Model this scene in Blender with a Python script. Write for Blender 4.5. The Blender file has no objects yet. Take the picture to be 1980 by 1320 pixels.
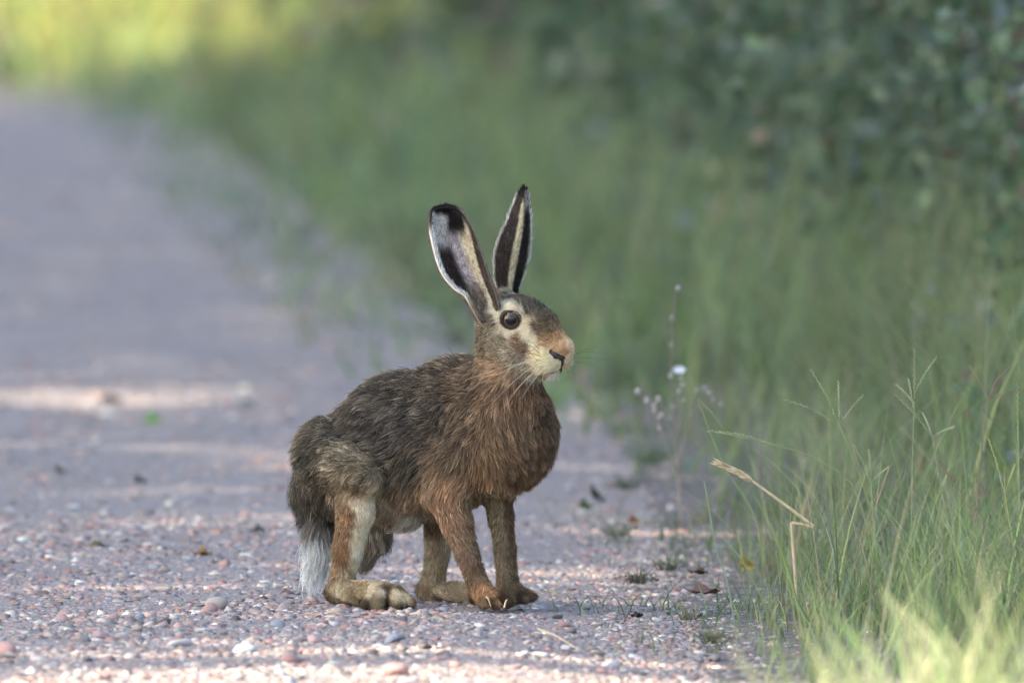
import bpy, math, random
import numpy as np
from mathutils import Vector, Matrix

random.seed(7)
rng = np.random.default_rng(7)
scene = bpy.context.scene
COL = scene.collection

# ------------------------------------------------------------------ camera
W0, H0, F = 1980.0, 1320.0, 35500.0       # photo size, focal length in photo pixels
DIST, CAMH = 18.5, 1.0                    # metres to the hare, lens height
PITCH = math.atan(1410.0 / F)
cam_d = bpy.data.cameras.new('camera')
cam = bpy.data.objects.new('camera', cam_d)
COL.objects.link(cam)
cam.location = (0, -DIST, CAMH)
cam.rotation_euler = (math.pi / 2 - PITCH, 0, 0)
cam_d.sensor_width = 36.0
cam_d.lens = F / W0 * 36.0
cam_d.clip_start = 0.5
cam_d.clip_end = 2000
cam_d.dof.use_dof = True
cam_d.dof.focus_distance = 18.43
cam_d.dof.aperture_fstop = cam_d.lens / 70.0
scene.camera = cam

# ------------------------------------------------------------------ sky and sun
SUN_EL = math.radians(38.0)
_h = Vector((0.97, 0.25, 0)).normalized()
LD = np.array([_h.x * math.cos(SUN_EL), _h.y * math.cos(SUN_EL), -math.sin(SUN_EL)])   # travel of sunlight
world = bpy.data.worlds.new('World')
scene.world = world
world.use_nodes = True
wn = world.node_tree.nodes
wl = world.node_tree.links
bg = wn.get('Background') or wn.new('ShaderNodeBackground')
sky = wn.new('ShaderNodeTexSky')
sky.sky_type = 'NISHITA'
sky.sun_disc = False
sky.sun_elevation = SUN_EL
sky.sun_rotation = math.atan2(-LD[0], -LD[1])
sky.air_density = 1.0
sky.dust_density = 2.0
sky.ozone_density = 1.0
wl.new(sky.outputs[0], bg.inputs[0])
bg.inputs[1].default_value = 0.15
sun_d = bpy.data.lights.new('sun', 'SUN')
sun_d.energy = 3.0
sun_d.angle = math.radians(0.53)
sun_d.color = (1.0, 0.90, 0.74)
sun = bpy.data.objects.new('sun', sun_d)
COL.objects.link(sun)
sun.rotation_euler = Vector(LD).to_track_quat('-Z', 'Y').to_euler()
scene.view_settings.view_transform = 'Standard'
scene.view_settings.look = 'None'
scene.view_settings.gamma = 1.0
scene.view_settings.exposure = 2.15
scene.view_settings.use_curve_mapping = False
scene.cycles.use_denoising = True
scene.cycles.max_bounces = 6
scene.cycles.transparent_max_bounces = 4
scene.cycles_curves.shape = 'RIBBONS'
scene.cycles_curves.subdivisions = 2

# ------------------------------------------------------------------ pixel rays
CPOS = np.array([0.0, -DIST, CAMH])
FWD = np.array([0, math.cos(PITCH), -math.sin(PITCH)])
UPV = np.array([0, math.sin(PITCH), math.cos(PITCH)])

def ray(px, py):
    return FWD + np.array([1.0, 0, 0]) * ((px - W0 / 2) / F) + UPV * ((H0 / 2 - py) / F)

def at(px, py, Y):                         # point on the pixel's ray at world depth Y
    r = ray(px, py)
    return CPOS + r * ((DIST + Y) / r[1])

def ground(px, py, z=0.0):
    r = ray(px, py)
    return CPOS + r * ((z - CAMH) / r[2])

PX = DIST / F                              # one photo pixel at the hare, metres

# ------------------------------------------------------------------ helpers
def lin(c):
    c = np.asarray(c, float) / 255.0
    return np.where(c <= 0.04045, c / 12.92, ((c + 0.055) / 1.055) ** 2.4)

def link(o, parent=None):
    COL.objects.link(o)
    if parent is not None:
        o.parent = parent
    return o

def tag(o, label=None, cat=None, group=None, kind=None):
    if label: o['label'] = label
    if cat: o['category'] = cat
    if group: o['group'] = group
    if kind: o['kind'] = kind
    return o

def empty(name, loc=(0, 0, 0)):
    o = bpy.data.objects.new(name, None)
    o.location = loc
    o.empty_display_size = 0.05
    return link(o)

def make_mesh(name, V, faces, col=None, smooth=False):
    """V (n,3); faces: (m,k) int array or a list of such arrays."""
    V = np.ascontiguousarray(V, dtype=np.float32)
    if not isinstance(faces, list):
        faces = [faces]
    faces = [np.asarray(f, dtype=np.int32) for f in faces if len(f)]
    me = bpy.data.meshes.new(name)
    me.vertices.add(len(V))
    me.vertices.foreach_set('co', V.ravel())
    loops = np.concatenate([f.ravel() for f in faces])
    tot = np.concatenate([np.full(len(f), f.shape[1], np.int32) for f in faces])
    start = np.concatenate([[0], np.cumsum(tot)[:-1]]).astype(np.int32)
    me.loops.add(len(loops))
    me.loops.foreach_set('vertex_index', loops)
    me.polygons.add(len(tot))
    me.polygons.foreach_set('loop_start', start)
    me.polygons.foreach_set('loop_total', tot)
    if smooth:
        me.polygons.foreach_set('use_smooth', np.ones(len(tot), bool))
    if col is not None:
        a = me.color_attributes.new('Col', 'FLOAT_COLOR', 'POINT')
        c = np.ones((len(V), 4), np.float32)
        c[:, :3] = col
        a.data.foreach_set('color', c.ravel())
    me.update()
    me.validate()
    return me

def mobj(name, V, faces, mat, parent=None, col=None, smooth=False):
    me = make_mesh(name, V, faces, col, smooth)
    if mat is not None:
        me.materials.append(mat)
    return link(bpy.data.objects.new(name, me), parent)

def tube(pts, radii, sides=6):
    pts = np.asarray(pts, float)
    n = len(pts)
    radii = np.broadcast_to(np.asarray(radii, float), (n,))
    t = np.gradient(pts, axis=0)
    t /= np.linalg.norm(t, axis=1)[:, None] + 1e-12
    ref = np.array([0.31, 0.9, 0.23])
    a = np.cross(t, ref); a /= np.linalg.norm(a, axis=1)[:, None] + 1e-12
    b = np.cross(t, a)
    ang = np.linspace(0, 2 * math.pi, sides, endpoint=False)
    V = (pts[:, None] + radii[:, None, None] * (a[:, None] * np.cos(ang)[None, :, None] + b[:, None] * np.sin(ang)[None, :, None])).reshape(-1, 3)
    i = np.arange(n - 1)[:, None] * sides
    j = np.arange(sides)[None]
    k = (j + 1) % sides
    Q = np.stack([i + j, i + k, i + sides + k, i + sides + j], -1).reshape(-1, 4)
    return V, Q

def curve_pts(P, n=16):
    """Catmull-Rom through control points."""
    P = np.asarray(P, float)
    P = np.vstack([2 * P[0] - P[1], P, 2 * P[-1] - P[-2]])
    out = []
    m = len(P) - 3
    for s in np.linspace(0, m, n):
        i = min(int(s), m - 1); u = s - i
        p0, p1, p2, p3 = P[i:i + 4]
        out.append(0.5 * ((2 * p1) + (p2 - p0) * u + (2 * p0 - 5 * p1 + 4 * p2 - p3) * u * u + (3 * p1 - p0 - 3 * p2 + p3) * u ** 3))
    return np.array(out)

class Join:
    def __init__(self): self.V = []; self.Q = []; self.T = []; self.C = []; self.n = 0
    def add(self, V, Fc, col=(1, 1, 1)):
        V = np.asarray(V); Fc = np.asarray(Fc)
        (self.Q if Fc.shape[1] == 4 else self.T).append(Fc + self.n)
        self.V.append(V); self.C.append(np.broadcast_to(np.asarray(col, float), (len(V), 3))); self.n += len(V)
    def obj(self, name, mat, parent=None, smooth=False):
        fs = [np.concatenate(x) for x in (self.Q, self.T) if x]
        return mobj(name, np.concatenate(self.V), fs, mat, parent, np.concatenate(self.C), smooth)

def value_noise2(x, y, seed=0):
    r = np.random.default_rng(seed).random((64, 64))
    xi = np.floor(x).astype(int); yi = np.floor(y).astype(int)
    u = x - xi; v = y - yi
    u = u * u * (3 - 2 * u); v = v * v * (3 - 2 * v)
    g = lambda a, b: r[a % 64, b % 64]
    return (g(xi, yi) * (1 - u) + g(xi + 1, yi) * u) * (1 - v) + (g(xi, yi + 1) * (1 - u) + g(xi + 1, yi + 1) * u) * v

# ------------------------------------------------------------------ materials
def mat_new(name):
    m = bpy.data.materials.new(name)
    m.use_nodes = True
    nt = m.node_tree
    nt.nodes.clear()
    out = nt.nodes.new('ShaderNodeOutputMaterial')
    return m, nt, out

def mat_attr(name, rough=0.8, spec=0.2, noise=None, translucent=0.0, bump=None):
    m, nt, out = mat_new(name)
    N, L = nt.nodes, nt.links
    p = N.new('ShaderNodeBsdfPrincipled')
    p.inputs['Roughness'].default_value = rough
    p.inputs['Specular IOR Level'].default_value = spec
    a = N.new('ShaderNodeAttribute'); a.attribute_name = 'Col'
    src = a.outputs['Color']
    if noise:
        tc = N.new('ShaderNodeTexCoord')
        nz = N.new('ShaderNodeTexNoise'); nz.inputs['Scale'].default_value = noise[0]; nz.inputs['Detail'].default_value = 4
        L.new(tc.outputs['Object'], nz.inputs['Vector'])
        mr = N.new('ShaderNodeMapRange')
        mr.inputs['From Min'].default_value = 0.3; mr.inputs['From Max'].default_value = 0.7
        mr.inputs['To Min'].default_value = 1 - noise[1]; mr.inputs['To Max'].default_value = 1 + noise[1]
        L.new(nz.outputs['Fac'], mr.inputs['Value'])
        mx = N.new('ShaderNodeVectorMath'); mx.operation = 'SCALE'
        L.new(src, mx.inputs[0]); L.new(mr.outputs['Result'], mx.inputs['Scale'])
        src = mx.outputs['Vector']
        if bump:
            b = N.new('ShaderNodeBump'); b.inputs['Strength'].default_value = bump; b.inputs['Distance'].default_value = 0.002
            L.new(nz.outputs['Fac'], b.inputs['Height']); L.new(b.outputs['Normal'], p.inputs['Normal'])
    L.new(src, p.inputs['Base Color'])
    if translucent:
        t = N.new('ShaderNodeBsdfTranslucent')
        L.new(src, t.inputs['Color'])
        mix = N.new('ShaderNodeMixShader'); mix.inputs['Fac'].default_value = translucent
        L.new(p.outputs[0], mix.inputs[1]); L.new(t.outputs[0], mix.inputs[2])
        L.new(mix.outputs[0], out.inputs['Surface'])
    else:
        L.new(p.outputs[0], out.inputs['Surface'])
    return m

def mat_plain(name, color, rough=0.6, spec=0.3, coat=0.0):
    m, nt, out = mat_new(name)
    N, L = nt.nodes, nt.links
    p = N.new('ShaderNodeBsdfPrincipled')
    tc = N.new('ShaderNodeTexCoord')
    nz = N.new('ShaderNodeTexNoise'); nz.inputs['Scale'].default_value = 60
    L.new(tc.outputs['Object'], nz.inputs['Vector'])
    r = N.new('ShaderNodeValToRGB')
    r.color_ramp.elements[0].position = 0.3; r.color_ramp.elements[1].position = 0.7
    r.color_ramp.elements[0].color = (*[c * 0.75 for c in color], 1)
    r.color_ramp.elements[1].color = (*[min(1, c * 1.2) for c in color], 1)
    L.new(nz.outputs['Fac'], r.inputs['Fac'])
    L.new(r.outputs[0], p.inputs['Base Color'])
    p.inputs['Roughness'].default_value = rough
    p.inputs['Specular IOR Level'].default_value = spec
    p.inputs['Coat Weight'].default_value = coat
    p.inputs['Coat Roughness'].default_value = 0.02
    L.new(p.outputs[0], out.inputs['Surface'])
    return m

def mat_ground(name, ramp, scale, scale2, bump=0.3, big=None):
    """two octaves of cells and noise through a colour ramp"""
    m, nt, out = mat_new(name)
    N, L = nt.nodes, nt.links
    p = N.new('ShaderNodeBsdfPrincipled'); p.inputs['Roughness'].default_value = 0.95
    p.inputs['Specular IOR Level'].default_value = 0.1
    tc = N.new('ShaderNodeTexCoord')
    v = N.new('ShaderNodeTexVoronoi'); v.inputs['Scale'].default_value = scale
    L.new(tc.outputs['Object'], v.inputs['Vector'])
    sep = N.new('ShaderNodeSeparateColor'); L.new(v.outputs['Color'], sep.inputs[0])
    nz = N.new('ShaderNodeTexNoise'); nz.inputs['Scale'].default_value = scale2; nz.inputs['Detail'].default_value = 5
    L.new(tc.outputs['Object'], nz.inputs['Vector'])
    mx = N.new('ShaderNodeMath'); mx.operation = 'MULTIPLY_ADD'
    L.new(sep.outputs[0], mx.inputs[0]); mx.inputs[1].default_value = 0.55
    ms = N.new('ShaderNodeMath'); ms.operation = 'MULTIPLY'; L.new(nz.outputs['Fac'], ms.inputs[0]); ms.inputs[1].default_value = 0.45
    L.new(ms.outputs[0], mx.inputs[2])
    r = N.new('ShaderNodeValToRGB')
    els = r.color_ramp.elements
    while len(els) > 1: els.remove(els[-1])
    els[0].position = ramp[0][0]; els[0].color = (*ramp[0][1], 1)
    for pos, c in ramp[1:]:
        e = els.new(pos); e.color = (*c, 1)
    L.new(mx.outputs[0], r.inputs['Fac'])
    L.new(r.outputs[0], p.inputs['Base Color'])
    b = N.new('ShaderNodeBump'); b.inputs['Strength'].default_value = bump; b.inputs['Distance'].default_value = 0.006
    L.new(v.outputs['Distance'], b.inputs['Height']); L.new(b.outputs['Normal'], p.inputs['Normal'])
    L.new(p.outputs[0], out.inputs['Surface'])
    return m

M_road = mat_ground('gravel_bed', [(0.15, (0.22, 0.18, 0.155)), (0.4, (0.275, 0.23, 0.205)), (0.6, (0.305, 0.25, 0.22)), (0.85, (0.37, 0.325, 0.29))], 170, 5, 0.5)
M_soil = mat_ground('verge_soil', [(0.2, (0.075, 0.06, 0.05)), (0.45, (0.16, 0.135, 0.115)), (0.62, (0.20, 0.17, 0.15)), (0.8, (0.12, 0.12, 0.07))], 70, 4, 0.5)
M_stone = mat_attr('stone', 0.85, 0.25, (180, 0.22), bump=0.4)
M_grass = mat_attr('grass_blade', 0.55, 0.3, None, 0.35)
M_leaf = mat_attr('leaf', 0.5, 0.35, (30, 0.15), 0.25)
M_stem = mat_attr('stem', 0.7, 0.2, (90, 0.2))
M_bark = mat_plain('bark', (0.11, 0.085, 0.06), 0.9, 0.1)
M_dead = mat_attr('dead_leaf', 0.7, 0.2, (120, 0.25))

# ------------------------------------------------------------------ ground and road
EDGE = np.array([(1560, 1900), (1450, 1480), (1395, 1320), (1330, 1130), (1290, 1000), (1240, 880), (1110, 735), (930, 625),
                 (760, 490), (590, 350), (420, 230), (180, 185), (-200, 160)], float)
EP = np.array([ground(x, y)[:2] for x, y in EDGE])            # right edge of the road, world XY
EP = np.vstack([[0.16, -17], [0.20, -9], EP, EP[-1] + [-6, 2.2], EP[-1] + [-20, 5]])
_cy = curve_pts(np.column_stack([EP, np.zeros(len(EP))]), 160)[:, :2]
_sy = np.argsort(_cy[:, 1])
def edge_x(Y):
    return np.interp(Y, _cy[_sy, 1], _cy[_sy, 0])

n = 60
gx = np.concatenate([-np.geomspace(1, 400, n)[::-1], [0], np.geomspace(1, 400, n)])
gv = np.array([(x, y, -0.012) for y in gx for x in gx])
k = len(gx)
ii = (np.arange(k - 1)[:, None] * k + np.arange(k - 1)[None]).ravel()
gnd = tag(mobj('ground', gv, np.stack([ii, ii + 1, ii + k + 1, ii + k], -1), M_soil), kind='structure')

def road_z(x, y):
    return 0.010 * (value_noise2(x * 2.3 + 40, y * 2.3 + 40, 3) - 0.5) + 0.004 * (value_noise2(x * 9 + 40, y * 9 + 40, 4) - 0.5)

def surf_z(x, y):                          # the road runs out softly into the verge
    w = np.clip((edge_x(y) - x) / 0.28, 0, 1); w = w * w * (3 - 2 * w)
    return w * (road_z(x, y) + 0.0125) - 0.0125 + 0.001 * (w > 0)

rows = np.concatenate([np.arange(-17, -3, 0.5), np.arange(-3, 4, 0.06), np.arange(4, 23.2, 0.25)])
cols = np.concatenate([-np.geomspace(0.02, 3.4, 46)[::-1], [0]])
YY, CC = np.meshgrid(rows, cols, indexing='ij')
# the road is a band left of its curved edge; beyond the bend it swings out of view to the left
XX = edge_x(YY) + CC
ZZ = surf_z(XX, YY)
ZZ[:, -1] = -0.0135
rv = np.stack([XX, YY, ZZ], -1).reshape(-1, 3)
k = len(cols)
ii = (np.arange(len(rows) - 1)[:, None] * k + np.arange(k - 1)[None]).ravel()
road = tag(mobj('gravel_road', rv, np.stack([ii, ii + 1, ii + k + 1, ii + k], -1), M_road, smooth=True), kind='structure')

# ------------------------------------------------------------------ stones
ICO_V = []
ph = (1 + 5 ** 0.5) / 2
for a in (-1, 1):
    for b in (-ph, ph):
        ICO_V += [(0, a, b), (a, b, 0), (b, 0, a)]
ICO_V = np.array(ICO_V) / math.hypot(1, ph)
ICO_F = []
for i in range(12):
    for j in range(i + 1, 12):
        for kk in range(j + 1, 12):
            d = [np.linalg.norm(ICO_V[p] - ICO_V[q]) for p, q in ((i, j), (j, kk), (i, kk))]
            if max(d) < 1.1:
                nn = np.cross(ICO_V[j] - ICO_V[i], ICO_V[kk] - ICO_V[i])
                ICO_F.append((i, j, kk) if nn @ ICO_V[i] > 0 else (i, kk, j))
ICO_F = np.array(ICO_F)

PAL = np.array([(0.30, 0.245, 0.26), (0.27, 0.255, 0.275), (0.36, 0.31, 0.315), (0.36, 0.22, 0.20), (0.45, 0.42, 0.42),
                (0.40, 0.28, 0.25), (0.14, 0.12, 0.125), (0.22, 0.21, 0.23), (0.58, 0.56, 0.55), (0.33, 0.25, 0.25)])
PALW = np.array([0.2, 0.17, 0.16, 0.09, 0.08, 0.08, 0.06, 0.08, 0.035, 0.045]); PALW /= PALW.sum()

def stone_cols(n):
    c = PAL[rng.choice(len(PAL), n, p=PALW)] * [1.02, 0.95, 0.80]
    return np.clip(c * rng.uniform(0.8, 1.22, (n, 1)) * rng.uniform(0.95, 1.05, (n, 3)), 0.03, 0.8)

def rotmats(n, tilt=1.0):
    q = rng.normal(size=(n, 4)); q /= np.linalg.norm(q, axis=1)[:, None]
    w, x, y, z = q.T
    return np.stack([1 - 2 * (y * y + z * z), 2 * (x * y - z * w), 2 * (x * z + y * w), 2 * (x * y + z * w), 1 - 2 * (x * x + z * z), 2 * (y * z - x * w),
                     2 * (x * z - y * w), 2 * (y * z + x * w), 1 - 2 * (x * x + y * y)], -1).reshape(n, 3, 3)

def stones_arrays(P, R):
    n = len(P)
    base = ICO_V[None] * rng.uniform(0.72, 1.25, (n, 12, 1))
    base = np.einsum('nij,nkj->nki', rotmats(n), base)
    base *= np.stack([rng.uniform(0.8, 1.45, n), rng.uniform(0.8, 1.3, n), rng.uniform(0.4, 0.8, n)], -1)[:, None]
    a = rng.uniform(0, 2 * math.pi, n)
    ca, sa = np.cos(a)[:, None], np.sin(a)[:, None]
    x = base[..., 0] * ca - base[..., 1] * sa
    y = base[..., 0] * sa + base[..., 1] * ca
    V = np.stack([x, y, base[..., 2]], -1) * R[:, None, None] + P[:, None]
    Fc = (ICO_F[None] + (np.arange(n) * 12)[:, None, None]).reshape(-1, 3)
    return V.reshape(-1, 3), Fc

def scatter_road(n, y0, y1, wide, over=0.05):
    y = rng.uniform(y0, y1, n)
    x = edge_x(y) + over - rng.uniform(0, 1, n) * wide
    x = np.where(rng.random(n) < 0.10, edge_x(y) - 0.1 + rng.exponential(0.11, n), x)      # stones kicked into the verge
    return x, y

def left_limit(y):                         # just outside the frame on the left
    return -(DIST + y) * (W0 / 2 / F) - 0.12

PV, PR = [], []
for y0, y1, num, rmin, rmax, pw in ((-2.3, -0.2, 42000, 0.0011, 0.0082, 4.4), (-0.2, 1.8, 34000, 0.0011, 0.0078, 4.4),
                                   (1.8, 6.0, 9000, 0.002, 0.010, 3.6), (6.0, 14, 1500, 0.004, 0.012, 2.5)):
    x, y = scatter_road(num * 2, y0, y1, 2.6)
    keep = (x > left_limit(y) - 0.25)
    x, y = x[keep][:num], y[keep][:num]
    r = rmin + (rmax - rmin) * rng.random(len(x)) ** pw
    # fine dust near the verge: smaller stones there
    e = edge_x(y) - x
    r *= np.where(e < 0.25, 0.75, 1.0)
    PV.append(np.column_stack([x, y, surf_z(x, y) - 0.24 * r])); PR.append(r)
PV = np.concatenate(PV); PR = np.concatenate(PR)
# broken chips: knocked-about boxes with sheared corners, mixed with a few rounder pebbles
CUB_V = np.array([(x, y, z) for x in (-1, 1) for y in (-1, 1) for z in (-1, 1)], float) * 0.72
CUB_F = np.array([(0, 1, 3), (0, 3, 2), (4, 6, 7), (4, 7, 5), (0, 4, 5), (0, 5, 1), (2, 3, 7), (2, 7, 6), (0, 2, 6), (0, 6, 4), (1, 5, 7), (1, 7, 3)])
def chips_arrays(P, R):
    n = len(P)
    base = CUB_V[None] * rng.uniform(0.45, 1.3, (n, 8, 3))
    base = np.einsum('nij,nkj->nki', rotmats(n), base)
    base *= np.stack([rng.uniform(0.75, 1.5, n), rng.uniform(0.75, 1.3, n), rng.uniform(0.45, 0.9, n)], -1)[:, None]
    a = rng.uniform(0, 2 * math.pi, n); ca, sa = np.cos(a)[:, None], np.sin(a)[:, None]
    V = np.stack([base[..., 0] * ca - base[..., 1] * sa, base[..., 0] * sa + base[..., 1] * ca, base[..., 2]], -1) * R[:, None, None] + P[:, None]
    return V.reshape(-1, 3), (CUB_F[None] + (np.arange(n) * 8)[:, None, None]).reshape(-1, 3)
rnd = rng.random(len(PV)) < 0.22
gj = Join()
SV, SF = stones_arrays(PV[rnd], PR[rnd]); gj.add(SV, SF, np.repeat(stone_cols(rnd.sum()), 12, 0))
SV, SF = chips_arrays(PV[~rnd], PR[~rnd] * 1.0); gj.add(SV, SF, np.repeat(stone_cols((~rnd).sum()), 8, 0))
gravel = gj.obj('gravel', M_stone, road)
tag(gravel, kind='stuff')

# the 300 stones that show largest, each an object of its own; a few come straight from the photograph
def ico_subdiv():
    V = [tuple(v) for v in ICO_V]; Fs = []; mid = {}
    def m(a, b):
        kq = (min(a, b), max(a, b))
        if kq not in mid:
            p = (np.array(V[a]) + np.array(V[b])) / 2; p /= np.linalg.norm(p)
            mid[kq] = len(V); V.append(tuple(p))
        return mid[kq]
    for a, b, c in ICO_F:
        ab, bc, ca = m(a, b), m(b, c), m(c, a)
        Fs += [(a, ab, ca), (b, bc, ab), (c, ca, bc), (ab, bc, ca)]
    return np.array(V), np.array(Fs)
I2V, I2F = ico_subdiv()
protos = []
for q in range(14):
    v = I2V.copy()
    for _ in range(9):                     # planar cuts make broken faces
        nrm = rng.normal(size=3); nrm /= np.linalg.norm(nrm)
        h = rng.uniform(0.42, 0.75)
        d = v @ nrm
        v = np.where((d > h)[:, None], v - nrm * (d - h)[:, None], v)
    v = v * np.array([rng.uniform(0.9, 1.3), rng.uniform(0.85, 1.15), rng.uniform(0.5, 0.75)])
    c = stone_cols(1)[0] if q < 11 else np.array([(0.5, 0.48, 0.47), (0.26, 0.27, 0.30), (0.40, 0.24, 0.21)][q - 11])
    me = make_mesh('stone', v, I2F, np.broadcast_to(c, (len(v), 3)))
    me.materials.append(M_stone)
    protos.append(me)
known = [(420, 1178, 30, 5), (405, 1182, 18, 13), (1216, 1240, 11, 11), (1185, 1272, 20, 11), (760, 1250, 24, 12), (560, 1285, 20, 13), (10, 1265, 22, 13),
         (195, 1240, 22, 2), (345, 1255, 24, 11), (470, 1265, 24, 11), (395, 1228, 15, 11), (235, 1236, 12, 11), (1010, 1265, 13, 11), (800, 1215, 16, 3),
         (610, 1250, 22, 2), (760, 1310, 26, 13), (540, 1215, 18, 12), (650, 1215, 14, 11), (120, 1205, 20, 2), (1100, 1245, 14, 11), (860, 1185, 14, 12), (650, 1195, 17, 3)]
for q in range(278):
    py = 1330 - 250 * rng.random() ** 1.25
    px = rng.uniform(-20, 1380)
    known.append((px, py, 6 + 11 * rng.random() ** 3.0, int(rng.integers(14))))
for px, py, rpx, pi in known:
    g = ground(px, py)
    if g[0] > edge_x(g[1]) + 0.02:
        g[0] = edge_x(g[1]) - rng.uniform(0.0, 0.9)
    o = link(bpy.data.objects.new('stone', protos[pi]), road)
    s = rpx * PX
    o.location = (g[0], g[1], float(surf_z(np.array(g[0]), np.array(g[1]))) + 0.22 * s)
    o.scale = (s, s, s)
    o.rotation_euler = (rng.uniform(-0.25, 0.25), rng.uniform(-0.25, 0.25), rng.uniform(0, 6.28))

# ------------------------------------------------------------------ grass
def blades(P, Hh, Wd, lean, az, colr, segs=5, curl=1.0):
    """ribbons that taper and bow over; P (n,3) roots"""
    n = len(P)
    s = np.linspace(0, 1, segs + 1)
    dirx, diry = np.cos(az), np.sin(az)
    hor = lean[:, None] * Hh[:, None] * (0.35 * s[None] + 0.65 * s[None] ** 2 * curl)
    ver = Hh[:, None] * (s[None] - 0.35 * lean[:, None] ** 1.5 * s[None] ** 2.2)
    cx = P[:, 0:1] + dirx[:, None] * hor
    cy = P[:, 1:2] + diry[:, None] * hor
    cz = P[:, 2:3] + ver
    fa = az + rng.uniform(-1.3, 1.3, n) + math.pi / 2
    wx, wy = np.cos(fa), np.sin(fa)
    wid = Wd[:, None] * (1 - s[None] ** 1.6) * 0.5 + Wd[:, None] * 0.03
    L = np.stack([cx - wx[:, None] * wid, cy - wy[:, None] * wid, cz], -1)
    R = np.stack([cx + wx[:, None] * wid, cy + wy[:, None] * wid, cz], -1)
    V = np.stack([L, R], 2).reshape(n, -1, 3)
    per = 2 * (segs + 1)
    i = np.arange(segs) * 2
    Q = np.stack([i, i + 1, i + 3, i + 2], -1)
    Q = (Q[None] + (np.arange(n) * per)[:, None, None]).reshape(-1, 4)
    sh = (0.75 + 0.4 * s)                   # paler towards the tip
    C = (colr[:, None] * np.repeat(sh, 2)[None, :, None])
    return V.reshape(-1, 3), Q, C.reshape(-1, 3)

GREENS = np.array([(0.135, 0.20, 0.08), (0.165, 0.235, 0.115), (0.20, 0.275, 0.09), (0.165, 0.225, 0.145), (0.25, 0.30, 0.125), (0.32, 0.29, 0.19), (0.25, 0.19, 0.145)])
GW = np.array([0.18, 0.2, 0.2, 0.1, 0.18, 0.08, 0.06])
def grass_cols(n, w=GW):
    w = np.asarray(w) / np.sum(w)
    return GREENS[rng.choice(len(GREENS), n, p=w)] * rng.uniform(0.75, 1.3, (n, 1))

def patch_tint(x, y):
    a = value_noise2(x * 6 + 50, y * 4 + 50, 71)[:, None]; b = value_noise2(x * 11 + 50, y * 7 + 50, 72)[:, None]
    dry = np.clip((b - .62) * 4, 0, 1)
    return (0.65 + 0.75 * a) * (1 - dry + dry * np.array([1.3, 1.0, 1.1]))

J = Join()
def grass_patch(num, y0, y1, o0, o1, h0, h1, w0, w1, clump=0.4, lean=(0.15, 0.9), pw=1.0, gw=GW, hfun=None, thin=None):
    y = rng.uniform(y0, y1, num)
    off = o0 + (o1 - o0) * rng.random(num) ** pw
    x = edge_x(y) + off
    if clump:
        dn = value_noise2(x * 7 + 80, y * 7 + 80, 21)
        keep = rng.random(num) < np.clip((dn - clump) * 4 + 0.35, 0.05, 1)
        x, y, off = x[keep], y[keep], off[keep]
    n = len(x)
    hh = rng.uniform(h0, h1, n) * (0.45 + 1.1 * value_noise2(x * 5 + 30, y * 5 + 30, 5))
    if hfun is not None: hh *= hfun(off)
    P = np.column_stack([x, y, np.full(n, -0.012)])
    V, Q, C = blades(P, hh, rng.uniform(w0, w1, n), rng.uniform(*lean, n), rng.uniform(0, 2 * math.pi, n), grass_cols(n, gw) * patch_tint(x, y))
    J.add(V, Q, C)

ramp_h = lambda off: np.clip(0.28 + off * 2.6, 0.22, 1.3)
FG = [.2, .3, .22, .16, .12, .05, .02]
YG = [.1, .15, .3, .05, .3, .08, .02]
grass_patch(7000, -1.6, 1.4, 0.02, 0.66, 0.06, 0.14, 0.0009, 0.0022, 0.5, pw=0.7, hfun=ramp_h)
grass_patch(2500, -1.3, 1.0, 0.10, 0.62, 0.06, 0.14, 0.0012, 0.0028, 0.55, pw=0.8, hfun=ramp_h, gw=YG)
grass_patch(1300, -1.0, 2.6, -0.14, 0.14, 0.012, 0.045, 0.001, 0.002, 0.55, lean=(0.4, 1.3))
grass_patch(700, -1.2, 2.0, 0.10, 0.7, 0.12, 0.20, 0.0009, 0.0016, 0.4, lean=(0.1, 0.9))
grass_patch(6000, 1.4, 5.0, -0.02, 0.75, 0.06, 0.18, 0.0015, 0.0033, 0.5, pw=0.75, hfun=ramp_h)
grass_patch(2000, 0.8, 6.0, 0.3, 0.95, 0.2, 0.36, 0.001, 0.0022, 0.3, lean=(0.1, 0.8))
grass_patch(8000, 5.0, 12.0, -0.05, 0.85, 0.06, 0.18, 0.003, 0.007, 0.4, hfun=ramp_h, gw=FG)
grass_patch(2500, 5.0, 14.0, 0.2, 1.1, 0.18, 0.36, 0.002, 0.005, 0.3, lean=(0.1, 0.7), gw=FG)
grass_patch(8000, 12.0, 24.0, -0.05, 1.0, 0.06, 0.15, 0.006, 0.014, 0.0, gw=FG)
grass_patch(5000, -1.6, 6.0, 0.55, 2.6, 0.12, 0.30, 0.002, 0.004, 0.2)
grass_patch(3000, -6.0, -3.2, 0.1, 1.6, 0.08, 0.2, 0.002, 0.004, 0.3)
grass_patch(3500, 4.0, 20.0, -0.30, 0.12, 0.02, 0.07, 0.004, 0.010, 0.45, lean=(.4, 1.3), gw=FG)
grass_patch(500, -0.9, 1.2, 0.06, 0.6, 0.08, 0.17, 0.0012, 0.0024, 0.4, lean=(.2, 1.0), gw=[0, 0, .4, 0, .5, .1, 0])
verge = tag(J.obj('verge_grass', M_grass), 'green fine-bladed grass on the verge beside the gravel road', 'grass', kind='stuff')

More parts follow.
